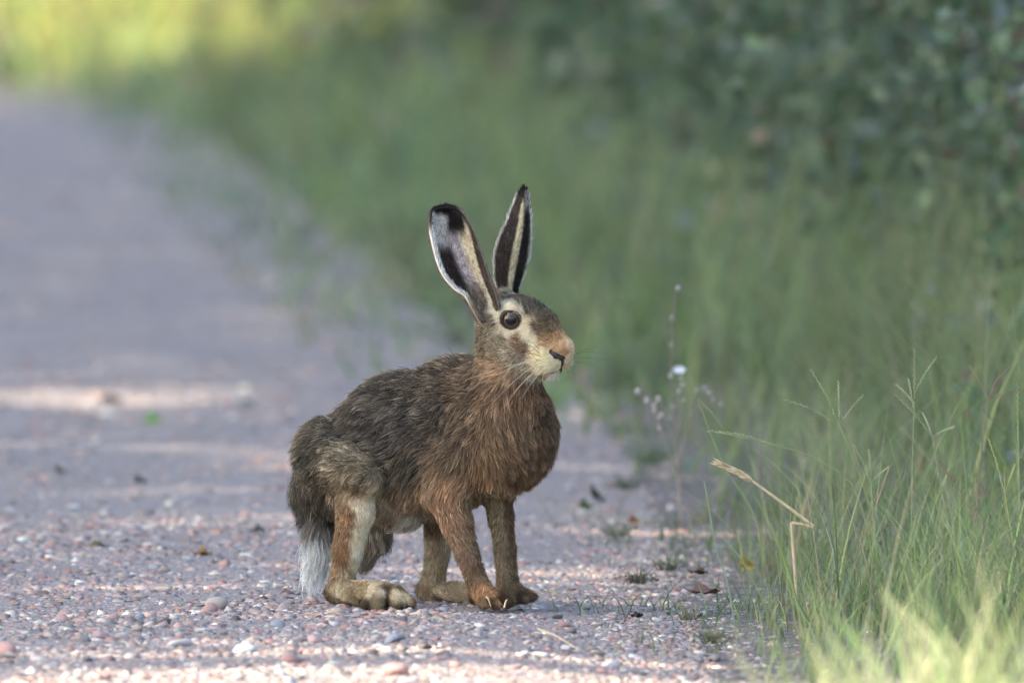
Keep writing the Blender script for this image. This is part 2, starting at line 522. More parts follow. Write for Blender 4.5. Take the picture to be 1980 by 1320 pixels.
# sunlit meadow beyond the bend
J = Join()
n = 16000
y = rng.uniform(19.6, 55, n); x = rng.uniform(-5, 0.8, n)
keep = ~((y < 23.2) & (x < edge_x(y) + 0.0) & (x > edge_x(y) - 3.3))
x, y = x[keep], y[keep]; n = len(x)
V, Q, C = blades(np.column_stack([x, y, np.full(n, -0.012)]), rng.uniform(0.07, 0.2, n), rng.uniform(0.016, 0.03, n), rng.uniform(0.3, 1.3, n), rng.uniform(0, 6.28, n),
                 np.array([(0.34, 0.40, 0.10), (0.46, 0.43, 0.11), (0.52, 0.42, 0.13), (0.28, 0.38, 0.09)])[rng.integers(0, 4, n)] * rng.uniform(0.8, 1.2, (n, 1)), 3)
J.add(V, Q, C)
tag(J.obj('meadow_grass', M_grass), 'sunlit yellow-green meadow grass beyond the bend of the road', 'grass', kind='stuff')

# pale sunlit tufts in front of the hare, in the corner of the verge
def tuft(px, py, Y, nbl, hgt, wid, spread, label):
    p = at(px, py, Y); p[2] = -0.012
    j = Join()
    a = rng.uniform(0, 6.28, nbl)
    rr = 0.035 * np.sqrt(rng.random(nbl))
    P = np.column_stack([rr * np.cos(a), rr * np.sin(a), np.zeros(nbl)])
    colr = np.array([(0.30, 0.33, 0.14), (0.36, 0.37, 0.18), (0.22, 0.30, 0.12), (0.40, 0.38, 0.23)])[rng.integers(0, 4, nbl)] * rng.uniform(0.8, 1.15, (nbl, 1))
    V, Q, C = blades(P, hgt * rng.uniform(0.55, 1.1, nbl), wid * rng.uniform(0.6, 1.2, nbl), rng.uniform(0.15, spread, nbl), a + rng.uniform(-0.5, 0.5, nbl), colr, 6)
    j.add(V, Q, C)
    o = j.obj('grass_tuft', M_grass)
    o.location = p
    return tag(o, label, 'grass tuft', 'pale grass tufts in the sun')
TL = 'pale yellow sunlit grass tuft with broad arching blades at the near end of the verge'
for (px, Y, nb, hg) in ((1700, -3.0, 36, 0.185), (1800, -3.3, 34, 0.22), (1905, -3.1, 36, 0.21), (1610, -3.3, 26, 0.165), (1985, -3.0, 36, 0.23), (1850, -3.7, 34, 0.20), (1740, -3.6, 30, 0.19), (1540, -3.5, 20, 0.155), (1950, -3.6, 34, 0.21), (1660, -3.9, 28, 0.19), (1780, -2.6, 20, 0.13), (1900, -2.5, 24, 0.13)):
    tuft(px, 1320, Y, nb, hg, 0.009, 0.8, TL)

# ------------------------------------------------------------------ hedge of shrubs behind the verge
def leaf_quads(P, size, colr, droop=0.3):
    """folded pointed leaves: 4 points, two triangles each"""
    n = len(P)
    Rm = rotmats(n)
    base = np.array([(0, 0, 0), (0.5, 0.33, 0.10), (1, 0, -0.05), (0.5, -0.33, 0.10)])
    V = np.einsum('nij,kj->nki', Rm, base) * size[:, None, None] + P[:, None]
    f = np.array([(0, 1, 2), (0, 2, 3)])
    Fc = (f[None] + (np.arange(n) * 4)[:, None, None]).reshape(-1, 3)
    return V.reshape(-1, 3), Fc, np.repeat(colr, 4, 0)

SHG = np.array([(0.07, 0.11, 0.055), (0.09, 0.14, 0.07), (0.11, 0.15, 0.095), (0.14, 0.19, 0.09), (0.14, 0.17, 0.15), (0.17, 0.13, 0.09)])
def shrub(x, y, rx, rz, nl, ls, label, pale=0.0, flowers=0):
    root = empty('shrub', (x, y, -0.012))
    tag(root, label, 'shrub', 'shrubs of the hedge along the verge')
    nb = 9
    bj = Join()
    tips = []
    for b in range(nb):
        a = rng.uniform(0, 6.28); l = rng.uniform(0.5, 0.95)
        e = np.array([math.cos(a) * rx * l, math.sin(a) * rx * l, rz * rng.uniform(0.5, 1.0)])
        pts = curve_pts([(0, 0, 0), e * [0.25, 0.25, 0.45], e * [0.6, 0.6, 0.8], e], 8)
        V, Q = tube(pts, np.linspace(0.012, 0.003, 8), 5)
        bj.add(V, Q, (0.10, 0.08, 0.055)); tips.append(pts)
    bj.obj('stems', M_stem, root)
    # leaves cluster round the stems and fill the dome down to the ground
    allp = np.concatenate(tips)
    c = allp[rng.integers(0, len(allp), nl)] + rng.normal(0, 0.10, (nl, 3)) * [rx * 2, rx * 2, rz]
    u = rng.normal(size=(nl, 3)); u /= np.linalg.norm(u, axis=1)[:, None]
    shell = u * (rng.random((nl, 1)) ** 0.35) * [rx, rx, rz * 0.55] + [0, 0, rz * 0.5]
    c = np.where((rng.random(nl) < 0.6)[:, None], shell, c)
    c[:, 2] = np.abs(c[:, 2]) + 0.01
    colr = SHG[rng.choice(6, nl, p=[.25, .28, .2, .12, .1, .05])] * rng.uniform(0.7, 1.4, (nl, 1)) * (1 + pale)
    V, Fc, C = leaf_quads(c, ls * rng.uniform(0.5, 1.3, nl), colr)
    jj = Join(); jj.add(V, Fc, C)
    jj.obj('foliage', M_leaf, root)
    for q in range(flowers):
        a = rng.uniform(-2.6, -0.5)
        p = np.array([math.cos(a) * rx, math.sin(a) * rx, rng.uniform(0.12, 0.45)])
        fj = Join()
        for pet in range(5):
            b = pet * 6.283 / 5
            V = np.array([(0, 0, 0), (math.cos(b - .5) * .7, -.2, math.sin(b - .5) * .7), (math.cos(b), -.3, math.sin(b)), (math.cos(b + .5) * .7, -.2, math.sin(b + .5) * .7)]) * 0.011 + p
            fj.add(V, [(0, 1, 2, 3)], (0.7, 0.72, 0.72))
        fj.obj('flower', M_leaf, root)
    return root
hed = [(-1.4, .95, 'below'), (-0.4, .95, ''), (0.5, .92, ''), (1.3, .86, ''), (2.2, .80, ''), (3.1, .74, ''), (4.1, .70, ''), (5.2, .68, ''), (6.5, .66, ''), (8.0, .66, ''),
       (9.6, .68, ''), (11.4, .72, ''), (13.4, .76, ''), (15.6, .8, ''), (18.0, .9, ''), (20.5, 1.0, ''), (23.5, 1.1, ''), (27, 0, ''), (31, 0, ''), (36, 0, '')]
HL = 'dark green leafy shrub in the hedge behind the verge grass'
HF = 'dark green leafy shrub with small white flowers in the hedge'
for i, (Y, off, _) in enumerate(hed):
    x = edge_x(Y) + off + 0.22 if off else {27: 0.25, 31: -0.15, 36: -0.4}[Y]
    near = Y < 9
    shrub(x + rng.uniform(-.05, .05), Y, 0.46 + 0.02 * i, rng.uniform(0.85, 1.2), 5200 if near else 3600, 0.033 if near else 0.055, HF if i in (3, 5, 6) else HL, 0.0, 5 if i in (3, 5, 6) else 0)
for i in range(10):
    Y = -1 + i * 3.0
    shrub(edge_x(Y) + 1.75 + rng.uniform(-.1, .2), Y, 0.7, rng.uniform(1.3, 1.7), 1800, 0.09, 'tall dark green shrub in the back row of the hedge', 0.0)

# leafy undergrowth between the grass and the hedge, one tangled mass
J = Join()
for num, y0, y1, o0, o1, hm, ls in ((2600, 1.0, 6.0, 0.34, 1.0, 0.34, 0.018), (3600, 6.0, 13.0, 0.32, 1.1, 0.36, 0.028), (2600, 13.0, 25.0, 0.35, 1.2, 0.30, 0.05)):
    y = rng.uniform(y0, y1, num); off = rng.uniform(o0, o1, num); x = edge_x(y) + off
    dn = value_noise2(x * 5 + 60, y * 3 + 60, 91)
    keep = rng.random(num) < np.clip((dn - .42) * 5, 0, 1)
    x, y, off, dn = x[keep], y[keep], off[keep], dn[keep]; m = len(x)
    z = rng.random(m) ** .8 * hm * np.clip((off - o0) * 3 + .3, .2, 1) * (.5 + dn)
    cc = np.array([(0.08, 0.12, 0.06), (0.11, 0.16, 0.09), (0.14, 0.18, 0.14), (0.17, 0.20, 0.10), (0.18, 0.13, 0.10), (0.30, 0.32, 0.32)])[rng.choice(6, m, p=[.28, .28, .18, .14, .09, .03])] * rng.uniform(.6, 1.4, (m, 1))
    V, Fc, C = leaf_quads(np.column_stack([x, y, z]), ls * rng.uniform(.6, 1.5, m), cc)
    J.add(V, Fc, C)
tag(J.obj('undergrowth', M_leaf), 'tangled leafy undergrowth between the verge grass and the hedge', 'undergrowth', kind='stuff')

# ------------------------------------------------------------------ trees left of the road that cast the shade
def sunlit(gx, gy):
    nz = value_noise2(gx * 2.2 + 90, gy * 2.2 + 90, 31) - 0.5
    nz2 = value_noise2(gx * 6 + 90, gy * 6 + 90, 32) - 0.5
    m = gy < -1.14 + 0.6 * nz + 0.15 * nz2
    m |= (gy > 19.3 + nz) & (gx < -0.36 - (gy - 20) * 0.020)
    for cx, cy, rx, ry in SPOTS:
        m |= ((gx - cx) / rx) ** 2 + ((gy - cy) / ry) ** 2 < 1 + 0.8 * nz2
    return m
SPOTS = []
for px0, px1, py, dy in ((-150, 440, 762, 26), (470, 620, 886, 20), (350, 590, 1003, 18), (980, 1270, 1098, 16), (260, 700, 1262, 30), (700, 1000, 1300, 30), (990, 1330, 1288, 26)):
    a, b = ground(px0, py), ground(px1, py)
    t, u = ground((px0 + px1) / 2, py - dy), ground((px0 + px1) / 2, py + dy)
    SPOTS.append(((a[0] + b[0]) / 2, (t[1] + u[1]) / 2, abs(b[0] - a[0]) / 2 + 0.015, abs(t[1] - u[1]) / 2 + 0.085))
TREES = [(-7.2 + 0.5 * math.sin(i * 2.1), -2.4 + i * 2.9) for i in range(13)]
n = 120000
gx_ = rng.uniform(-3.2, 4.2, n); gy_ = rng.uniform(-1.6, 36, n)
keep = ~sunlit(gx_, gy_)
gx_, gy_ = gx_[keep], gy_[keep]
tx = rng.uniform(-9.0, -5.6, len(gx_))
s = (gx_ - tx) / LD[0]
LP = np.column_stack([tx, gy_ - LD[1] * s, -LD[2] * s])
TX = np.array(TREES)
which = np.argmin(np.abs(LP[:, 1:2] - TX[None, :, 1]), axis=1)
ordw = ['first', 'second', 'third', 'fourth', 'fifth', 'sixth', 'seventh', 'eighth', 'ninth', 'tenth', 'eleventh', 'twelfth', 'thirteenth']
for i, (x, y) in enumerate(TREES):
    root = empty('roadside_tree', (x, y, -0.012))
    tag(root, 'broad-leaved tree in the row left of the gravel road', 'tree', 'trees left of the road')
    P = LP[which == i] - [x, y, -0.012]
    j = Join()
    top = 8.5
    tr = curve_pts([(0, 0, 0), (0.05, 0.05, 2), (-0.1, 0.1, 4.5), (0.1, -0.1, top)], 12)
    V, Q = tube(tr, np.linspace(0.2, 0.04, 12), 10)
    j.add(V, Q)
    for b in range(12):
        q = tr[rng.integers(4, 10)]
        e = P[rng.integers(len(P))]
        V, Q = tube(curve_pts([q, (q + e) / 2 + [0, 0, 0.25], e], 7), np.linspace(0.06, 0.012, 7), 6)
        j.add(V, Q)
    j.obj('trunk', M_bark, root)
    nl = len(P)
    colr = np.array([(0.06, 0.11, 0.035), (0.08, 0.13, 0.045), (0.05, 0.09, 0.03)])[rng.integers(0, 3, nl)]
    V, Fc, C = leaf_quads(P, rng.uniform(0.13, 0.2, nl), colr)
    j = Join(); j.add(V, Fc, C)
    j.obj('crown', M_leaf, root)

# ------------------------------------------------------------------ the hare
TH = math.radians(38.0)                    # body turned towards the lens
THH = math.radians(30.0)                   # head a little less
X0 = (815 - 990) * PX
HX0, HY0 = (975 - 990) * PX, -0.068

def yb(px, l=0.0):                         # depth of a point of the body l metres left of its midline
    return -((px - 990) * PX - X0) * math.tan(TH) + l / math.cos(TH)

def yh(px, l=0.0):
    return HY0 - ((px - 990) * PX - HX0) * math.tan(THH) + l / math.cos(THH)

def B(px, py, l, r, dr=0):                 # body ball: pixel, lateral mm, radius px
    return at(px, py, yb(px, l / 1000)), r * PX
def Hd(px, py, l, r):
    return at(px, py, yh(px, l / 1000)), r * PX
def G(px, py, Y, r):
    return at(px, py, Y), r * PX

PR_ = []                                   # (a, ra, b, rb, k)
def cone(a, b, k=12): PR_.append((a[0], a[1], b[0], b[1], k * PX))
def ball(a, k=12): cone(a, a, k)

# trunk
cone(B(668, 895, 0, 84), B(775, 838, 0, 100), 30)
cone(B(775, 838, 0, 100), B(890, 800, 0, 92), 40)
cone(B(700, 915, 0, 86), B(860, 885, 0, 98), 40)
cone(B(860, 880, 0, 98), B(945, 850, 0, 88), 40)
cone(B(890, 785, 0, 82), B(962, 820, 0, 84), 40)
ball(B(975, 845, 0, 76), 40)
ball(B(962, 895, 0, 46), 30)
cone(B(940, 790, 0, 78), (at(982, 722, -0.070), 60 * PX), 30)        # neck
ball(B(985, 800, 0, 66), 30)
ball(B(618, 950, 0, 44), 30)
ball(B(780, 965, 0, 42), 30)
cone(B(728, 985, 8, 34), B(724, 1040, 12, 20), 25)                  # groin fur between the hind legs
cone(B(724, 1040, 12, 20), B(706, 1082, 14, 10), 15)
# tail
cone(B(622, 985, 0, 28), B(618, 1045, 0, 18), 20)
cone(B(618, 1045, 0, 18), B(610, 1098, 0, 8), 10)
# near hind leg
cone(B(642, 880, -34, 66), B(690, 908, -56, 42), 14)
cone(B(672, 903, -52, 46), B(708, 922, -64, 31), 12)
cone(B(690, 950, -56, 34), B(688, 990, -60, 32), 14)
cone(B(688, 990, -60, 32), B(672, 1065, -62, 25), 10)
cone(B(672, 1065, -62, 25), B(662, 1122, -62, 20), 10)
HF0 = (at(646, 1146, -0.008), 16 * PX)
cone((at(662, 1122, yb(662, -.062)), 20 * PX), HF0, 10)
HF1 = (at(705, 1146, -0.052), 18 * PX)
cone((at(660, 1140, -0.015), 19 * PX), HF1, 10)
cone(HF0, HF1, 8)
HF2 = (at(738, 1149, -0.085), 22 * PX)
cone(HF1, HF2, 8)
for (px, py, Y, r) in ((706, 1167, -0.098, 11), (730, 1170, -0.112, 13), (768, 1167, -0.110, 13), (792, 1165, -0.100, 11)):
    mid = ((HF2[0] + at(px, py, Y)) / 2 + [0, 0, 0.006], (r + 3) * PX)
    cone(HF2, mid, 4); cone(mid, (at(px, py, Y), r * PX), 3)
# far hind leg
cone(B(790, 925, 30, 62), B(850, 965, 48, 40), 25)
cone(B(852, 985, 50, 30), B(850, 1040, 54, 25), 12)
cone(B(850, 1040, 54, 25), B(838, 1118, 58, 19), 10)
LH0 = (at(822, 1142, 0.076), 15 * PX)
cone((at(838, 1118, yb(838, .058)), 19 * PX), LH0, 10)
LH1 = (at(880, 1143, 0.045), 17 * PX)
cone(LH0, LH1, 8)
LH2 = (at(925, 1148, 0.010), 17 * PX)
cone(LH1, LH2, 8)
for (px, py, Y, r) in ((940, 1158, -0.012, 10), (955, 1156, -0.004, 11), (962, 1152, 0.01, 10)):
    cone(LH2, (at(px, py, Y), r * PX), 3)
# near fore leg
cone(B(885, 885, -30, 52), B(868, 950, -34, 36), 25)
cone(B(868, 950, -34, 36), B(884, 1010, -32, 27), 12)
cone(B(884, 1010, -32, 27), B(903, 1070, -30, 20), 8)
cone(B(903, 1070, -30, 20), B(924, 1128, -28, 18), 8)
Yf = yb(924, -.028)
FR1 = (at(938, 1150, Yf - 0.012), 19 * PX)
cone((at(924, 1128, Yf), 18 * PX), FR1, 6)
for (px, py, dY, r) in ((936, 1168, -.028, 9), (959, 1169, -.033, 9), (980, 1166, -.026, 9), (988, 1163, -.012, 8)):
    mid = ((FR1[0] + at(px, py, Yf + dY)) / 2 + [0.002, 0, 0.003], (r + 2) * PX)
    cone(FR1, mid, 2); cone(mid, (at(px, py, Yf + dY), r * PX), 1.2)
# far fore leg
cone(B(930, 890, 28, 50), B(960, 945, 26, 30), 25)
cone(B(960, 945, 26, 28), B(969, 1000, 26, 21), 10)
cone(B(969, 1000, 26, 21), B(976, 1060, 26, 18), 8)
cone(B(976, 1060, 26, 18), B(981, 1125, 27, 18), 8)
Yl = yb(981, .027)
FL1 = (at(993, 1145, Yl - 0.01), 17 * PX)
cone((at(981, 1125, Yl), 18 * PX), FL1, 6)
for (px, py, dY, r) in ((998, 1157, -.024, 8), (1013, 1157, -.026, 9), (1026, 1155, -.020, 8), (1031, 1153, -.012, 7)):
    cone(FL1, (at(px, py, Yl + dY), r * PX), 3)
N_BODY = len(PR_)
# head
ball(Hd(982, 640, 0, 54), 20)
ball(Hd(1000, 622, 0, 46), 20)
cone(Hd(1018, 622, 0, 42), Hd(1040, 634, 0, 38), 16)
cone(Hd(1040, 640, 0, 36), Hd(1084, 676, 0, 26), 16)
cone(Hd(965, 672, -12, 42), Hd(990, 682, -14, 38), 16)
cone(Hd(1000, 672, 12, 42), Hd(1020, 682, 14, 38), 16)
cone(Hd(1005, 690, -6, 34), Hd(1058, 704, -2, 22), 16)
ball(Hd(1062, 690, -9, 27), 14)
ball(Hd(1050, 690, -11, 26), 14)
ball(Hd(1086, 690, 8, 23), 10)
ball(Hd(1066, 716, 0, 14), 10)
cone(Hd(968, 606, -20, 22), Hd(992, 602, -20, 20), 14)              # brow
cone(Hd(995, 600, 20, 22), Hd(1015, 606, 20, 20), 14)
cone(Hd(940, 605, -14, 20), Hd(950, 625, -16, 26), 18)              # ear roots
cone(Hd(975, 578, 12, 18), Hd(985, 600, 14, 24), 18)

GH = 0.0019
lo = np.array([at(530, 1190, 0)[0], -0.20, -0.006]); hi = np.array([at(1135, 1190, 0)[0], 0.19, 0.335])
NG = np.ceil((hi - lo) / GH).astype(int) + 1
ax = [lo[i] + GH * np.arange(NG[i]) for i in range(3)]
fld = np.full(NG, 0.05, np.float32)
def put(a, ra, b, rb, k, sub=False):
    m = k + 0.012
    p0 = np.minimum(a - ra, b - rb) - m; p1 = np.maximum(a + ra, b + rb) + m
    i0 = np.clip(((p0 - lo) / GH).astype(int), 0, NG - 1); i1 = np.clip(((p1 - lo) / GH).astype(int) + 2, 1, NG)
    sl = tuple(slice(i0[i], i1[i]) for i in range(3))
    X = ax[0][sl[0]][:, None, None].astype(np.float32); Yy = ax[1][sl[1]][None, :, None].astype(np.float32); Z = ax[2][sl[2]][None, None].astype(np.float32)
    d = b - a; dd = float(d @ d)
    if dd > 1e-12:
        h = np.clip(((X - a[0]) * d[0] + (Yy - a[1]) * d[1] + (Z - a[2]) * d[2]) / dd, 0, 1)
    else:
        h = np.float32(0)
    q = np.sqrt((X - a[0] - h * d[0]) ** 2 + (Yy - a[1] - h * d[1]) ** 2 + (Z - a[2] - h * d[2]) ** 2) - (ra + (rb - ra) * h)
    f = fld[sl]
    if sub:
        q = -q
        hh = np.maximum(k - np.abs(f - q), 0) / k
        fld[sl] = np.maximum(f, q) + hh * hh * k * 0.25
    else:
        hh = np.maximum(k - np.abs(f - q), 0) / k
        fld[sl] = np.minimum(f, q) - hh * hh * k * 0.25
for a, ra, b, rb, k in PR_:
    put(a, ra, b, rb, k)

def field(p):
    q = (p - lo) / GH
    i = np.clip(np.floor(q).astype(int), 0, NG - 2); u = np.clip(q - i, 0, 1)
    out = 0
    for dx in (0, 1):
        for dy in (0, 1):
            for dz in (0, 1):
                w = (u[..., 0] if dx else 1 - u[..., 0]) * (u[..., 1] if dy else 1 - u[..., 1]) * (u[..., 2] if dz else 1 - u[..., 2])
                out = out + w * fld[i[..., 0] + dx, i[..., 1] + dy, i[..., 2] + dz]
    return out

def march(px, py):
    """first point of the hare's surface seen through a photo pixel (nearest approach if it misses)"""
    r = ray(px, py)
    Ys = np.arange(-0.195, 0.185, 0.0008)
    P = CPOS + r[None] * ((DIST + Ys) / r[1])[:, None]
    f = field(P)
    hit = np.nonzero(f < 0)[0]
    return P[hit[0]] if len(hit) else P[np.argmin(f)]

def grad(p):
    e = 0.0025
    g = np.array([field(p + np.eye(3)[i] * e) - field(p - np.eye(3)[i] * e) for i in range(3)])
    return g / (np.linalg.norm(g) + 1e-9)

fB = np.array([math.cos(TH), -math.sin(TH), 0]); lB = np.array([math.sin(TH), math.cos(TH), 0])
fH = np.array([math.cos(THH), -math.sin(THH), 0]); lH = np.array([math.sin(THH), math.cos(THH), 0])
oB = np.array([X0, 0, 0]); oH = np.array([HX0, HY0, 0])
def mirror(p, head):
    o, l = (oH, lH) if head else (oB, lB)
    return p - 2 * ((p - o) @ l) * l

EYE_R = 21 * PX
eye_s = march(988, 618); eye_n = grad(eye_s)
eye_ax = np.array([0.10, -1, 0.10]) * 0.5 + eye_n * 0.5; eye_ax /= np.linalg.norm(eye_ax)
eye_c = eye_s - eye_ax * EYE_R * 0.62
NOS = [march(*p) for p in ((1066, 680), (1074, 687), (1082, 691), (1089, 693))]
PHI = [march(*p) for p in ((1088, 694), (1088, 702), (1086, 710))]
MOU = [march(*p) for p in ((1086, 711), (1076, 717), (1064, 721), (1052, 722))]
grooves = []
for chain, r in ((NOS, 3.6), (PHI, 2.6), (MOU, 2.2)):
    for mm in (False, True):
        if chain is PHI and mm: continue
        c = [mirror(p, True) if mm else p for p in chain]
        grooves.append((c, r * PX))
for c, r in grooves:
    for a, b in zip(c[:-1], c[1:]):
        put(a, r, b, r, 3 * PX, True)
for c in (eye_c, mirror(eye_c, True)):
    put(c, EYE_R * 1.0, c, EYE_R * 1.0, 4 * PX, True)

# surface nets
def surface_nets(f):
    s = f < 0
    c = [f[dx:f.shape[0] - 1 + dx, dy:f.shape[1] - 1 + dy, dz:f.shape[2] - 1 + dz] for dx in (0, 1) for dy in (0, 1) for dz in (0, 1)]
    sc = np.zeros(c[0].shape, np.int8)
    for q in c: sc += (q < 0)
    act = (sc > 0) & (sc < 8)
    I = np.argwhere(act)
    idx = -np.ones(act.shape, np.int64); idx[act] = np.arange(len(I))
    cv = [q[act] for q in c]
    co = [np.array((dx, dy, dz), float) for dx in (0, 1) for dy in (0, 1) for dz in (0, 1)]
    acc = np.zeros((len(I), 3)); cnt = np.zeros(len(I))
    for p in range(8):
        for q in range(p + 1, 8):
            if np.abs(co[p] - co[q]).sum() != 1: continue
            m = (cv[p] < 0) != (cv[q] < 0)
            t = cv[p][m] / (cv[p][m] - cv[q][m])
            acc[m] += co[p] + (co[q] - co[p]) * t[:, None]; cnt[m] += 1
    V = lo + (I + acc / cnt[:, None]) * GH
    Q = []
    for a in range(3):
        b, d = (a + 1) % 3, (a + 2) % 3
        s0 = np.take(s, range(s.shape[a] - 1), a); s1 = np.take(s, range(1, s.shape[a]), a)
        E = np.argwhere(s0 != s1)
        E = E[(E[:, b] > 0) & (E[:, d] > 0) & (E[:, b] < s.shape[b] - 1) & (E[:, d] < s.shape[d] - 1)]
        fl = s0[tuple(E.T)]
        eb = np.eye(3, dtype=int)[b]; ed = np.eye(3, dtype=int)[d]
        g = lambda o: idx[tuple((E + o).T)]
        q = np.stack([g(-eb - ed), g(-ed), g(0 * eb), g(-eb)], -1)
        q[~fl] = q[~fl][:, ::-1]
        Q.append(q)
    return V, np.concatenate(Q)
BV, BQ = surface_nets(fld)

# coat painted by anchors seen in the photograph: px, py, rgb, hair mm, flow (forward, up), banding, mirrored plane
A_ = []
def an(px, py, rgb, L, f, u, ag=0.3, m='b', p=None):
    p0 = march(px, py) if p is None else p
    fv, lv = (fH, lH) if m == 'h' else (fB, lB)
    if m == '' and px > 0: rgb = (rgb[0] * 1.07, rgb[1] * 1.04, rgb[2] * 1.03)
    if py > 1125 and px < 900 and sum(rgb) > 250: rgb = tuple(c * 1.13 for c in rgb)      # pale hind feet, coat brightened further to offset the weak light on them
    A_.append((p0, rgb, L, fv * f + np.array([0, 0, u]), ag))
    if m in 'bh':
        A_.append((mirror(p0, m == 'h'), rgb, L, fv * f + np.array([0, 0, u]), ag))
for a in ((905, 705, (96, 84, 70), 13, -1, -.35, .9), (860, 718, (88, 76, 64), 15, -1, -.3, 1), (820, 735, (84, 74, 64), 16, -1, -.3, 1), (780, 745, (86, 78, 70), 16, -1, -.35, 1),
          (735, 775, (84, 78, 70), 16, -1, -.5, 1), (700, 795, (88, 80, 72), 16, -1, -.5, 1), (640, 840, (94, 86, 74), 16, -.9, -.6, 1), (605, 895, (92, 86, 76), 16, -.6, -.8, 1),
          (585, 950, (88, 82, 72), 18, -.4, -1, .9), (590, 995, (74, 70, 68), 24, -.8, -.7, .8), (640, 1000, (78, 72, 64), 18, -.6, -.8, .7), (620, 965, (84, 78, 66), 18, -.5, -.9, .8),
          (800, 800, (76, 72, 68), 18, -1, -.5, 1), (850, 780, (82, 74, 66), 17, -1, -.5, 1), (840, 840, (82, 73, 64), 18, -1, -.6, .9), (760, 860, (78, 73, 67), 18, -1, -.6, 1), (800, 900, (78, 72, 62), 18, -1, -.7, .9),
          (720, 830, (82, 76, 70), 16, -1, -.5, 1), (760, 920, (88, 78, 66), 18, -.8, -.8, .8), (680, 845, (92, 86, 76), 15, -1, -.4, 1),
          (660, 880, (112, 103, 86), 13, -1, -.3, .8), (705, 915, (122, 110, 90), 11, -.9, -.4, .7), (733, 930, (124, 110, 90), 10, -.6, -.8, .6), (650, 935, (100, 88, 72), 13, -.8, -.6, .7),
          (690, 940, (104, 86, 66), 10, -.5, -.8, .5),
          (780, 960, (128, 108, 88), 18, -.5, -.9, .5), (830, 945, (136, 112, 88), 15, -.5, -.9, .5), (755, 1000, (140, 118, 100), 18, -.3, -1, .4), (800, 1000, (165, 158, 146), 20, -.4, -1, .2), (785, 1015, (165, 160, 152), 22, -.3, -1, .2),
          (870, 935, (156, 120, 90), 12, -.4, -1, .35), (860, 970, (150, 114, 86), 9, 0, -1, .35), (900, 755, (104, 86, 68), 15, -.9, -.6, .8), (890, 820, (98, 82, 66), 16, -.8, -.8, .7), (870, 890, (114, 94, 74), 16, -.6, -.9, .6),
          (930, 720, (128, 104, 82), 13, -.8, -.7, .7), (915, 740, (112, 92, 74), 14, -.8, -.7, .8), (960, 765, (128, 100, 74), 16, -.5, -1, .6), (1000, 760, (120, 92, 66), 16, -.1, -1, .5),
          (1000, 820, (116, 92, 68), 17, .2, -1, .5), (1040, 785, (94, 74, 56), 15, .5, -1, .5), (1045, 850, (102, 78, 58), 16, .7, -.8, .5), (950, 860, (124, 98, 72), 17, 0, -1, .5), (1005, 900, (122, 94, 70), 17, .4, -1, .5),
          (930, 915, (142, 110, 82), 16, -.2, -1, .4), (960, 940, (135, 116, 92), 15, 0, -1, .4), (1040, 900, (104, 80, 60), 16, .7, -.9, .5)):
    an(*a[:6], a[6])
for a in ((948, 695, (160, 134, 106), 7, -.9, -.5, .5), (940, 650, (130, 116, 96), 6, -.9, -.3, .8), (932, 668, (128, 112, 92), 7, -.9, -.4, .8), (985, 690, (160, 146, 122), 6, -.9, -.4, .5), (965, 680, (142, 126, 104), 6, -.9, -.4, .6),
          (1000, 655, (150, 118, 90), 5, -.9, -.3, .4), (1012, 672, (140, 112, 88), 5, -.9, -.3, .5), (970, 658, (132, 118, 98), 5, -.9, -.2, .7), (955, 622, (135, 118, 96), 5, -.9, .1, .7),
          (962, 600, (200, 188, 166), 4, -.8, .4, .1), (978, 592, (204, 192, 170), 4, -.8, .4, .1), (1012, 622, (206, 182, 150), 4, -.8, -.3, .1), (1017, 642, (208, 192, 164), 4, -.8, -.4, .1), (1028, 655, (206, 192, 166), 4, -.8, -.3, .15),
          (985, 645, (196, 180, 156), 4, -.9, -.2, .1), (968, 638, (180, 165, 142), 4, -.9, -.2, .3),
          (1015, 600, (96, 86, 72), 6, -.9, .4, .8), (1040, 592, (82, 74, 64), 6, -.9, .4, .8), (1000, 580, (92, 80, 66), 7, -.9, .3, .8), (1052, 612, (98, 86, 70), 5, -.8, .5, .8), (1042, 632, (122, 106, 84), 5, -.9, .3, .7), (1062, 636, (118, 98, 74), 4, -.8, .5, .6),
          (1060, 655, (148, 116, 82), 3.5, -.8, .5, .4), (1078, 652, (150, 114, 80), 3, -.8, .6, .3), (1090, 662, (184, 148, 108), 2.5, -.8, .6, .15), (1076, 672, (176, 140, 102), 2.5, -.9, .2, .15), (1100, 668, (202, 172, 138), 2.5, -.6, .7, .1), (1092, 680, (170, 128, 92), 2, -.6, .6, .1),
          (1045, 690, (206, 188, 150), 4, -1, -.2, .15), (1058, 700, (214, 196, 160), 4, -1, -.2, .08), (1050, 712, (208, 188, 152), 4.5, -1, -.3, .08), (1030, 708, (186, 170, 144), 5, -1, -.3, .25), (1070, 700, (216, 198, 162), 3.5, -1, -.3, .05), (1076, 712, (208, 190, 154), 3, -.9, -.4, .05),
          (1104, 692, (206, 182, 150), 3, -.6, -.5, .05), (1068, 728, (200, 192, 176), 5, -.7, -.7, .1), (1040, 726, (196, 184, 162), 6, -.9, -.4, .1), (1010, 718, (162, 144, 120), 7, -.9, -.5, .3), (965, 712, (160, 126, 94), 8, -.8, -.6, .4), (990, 728, (150, 120, 92), 9, -.7, -.7, .4)):
    an(*a[:6], a[6], 'h')
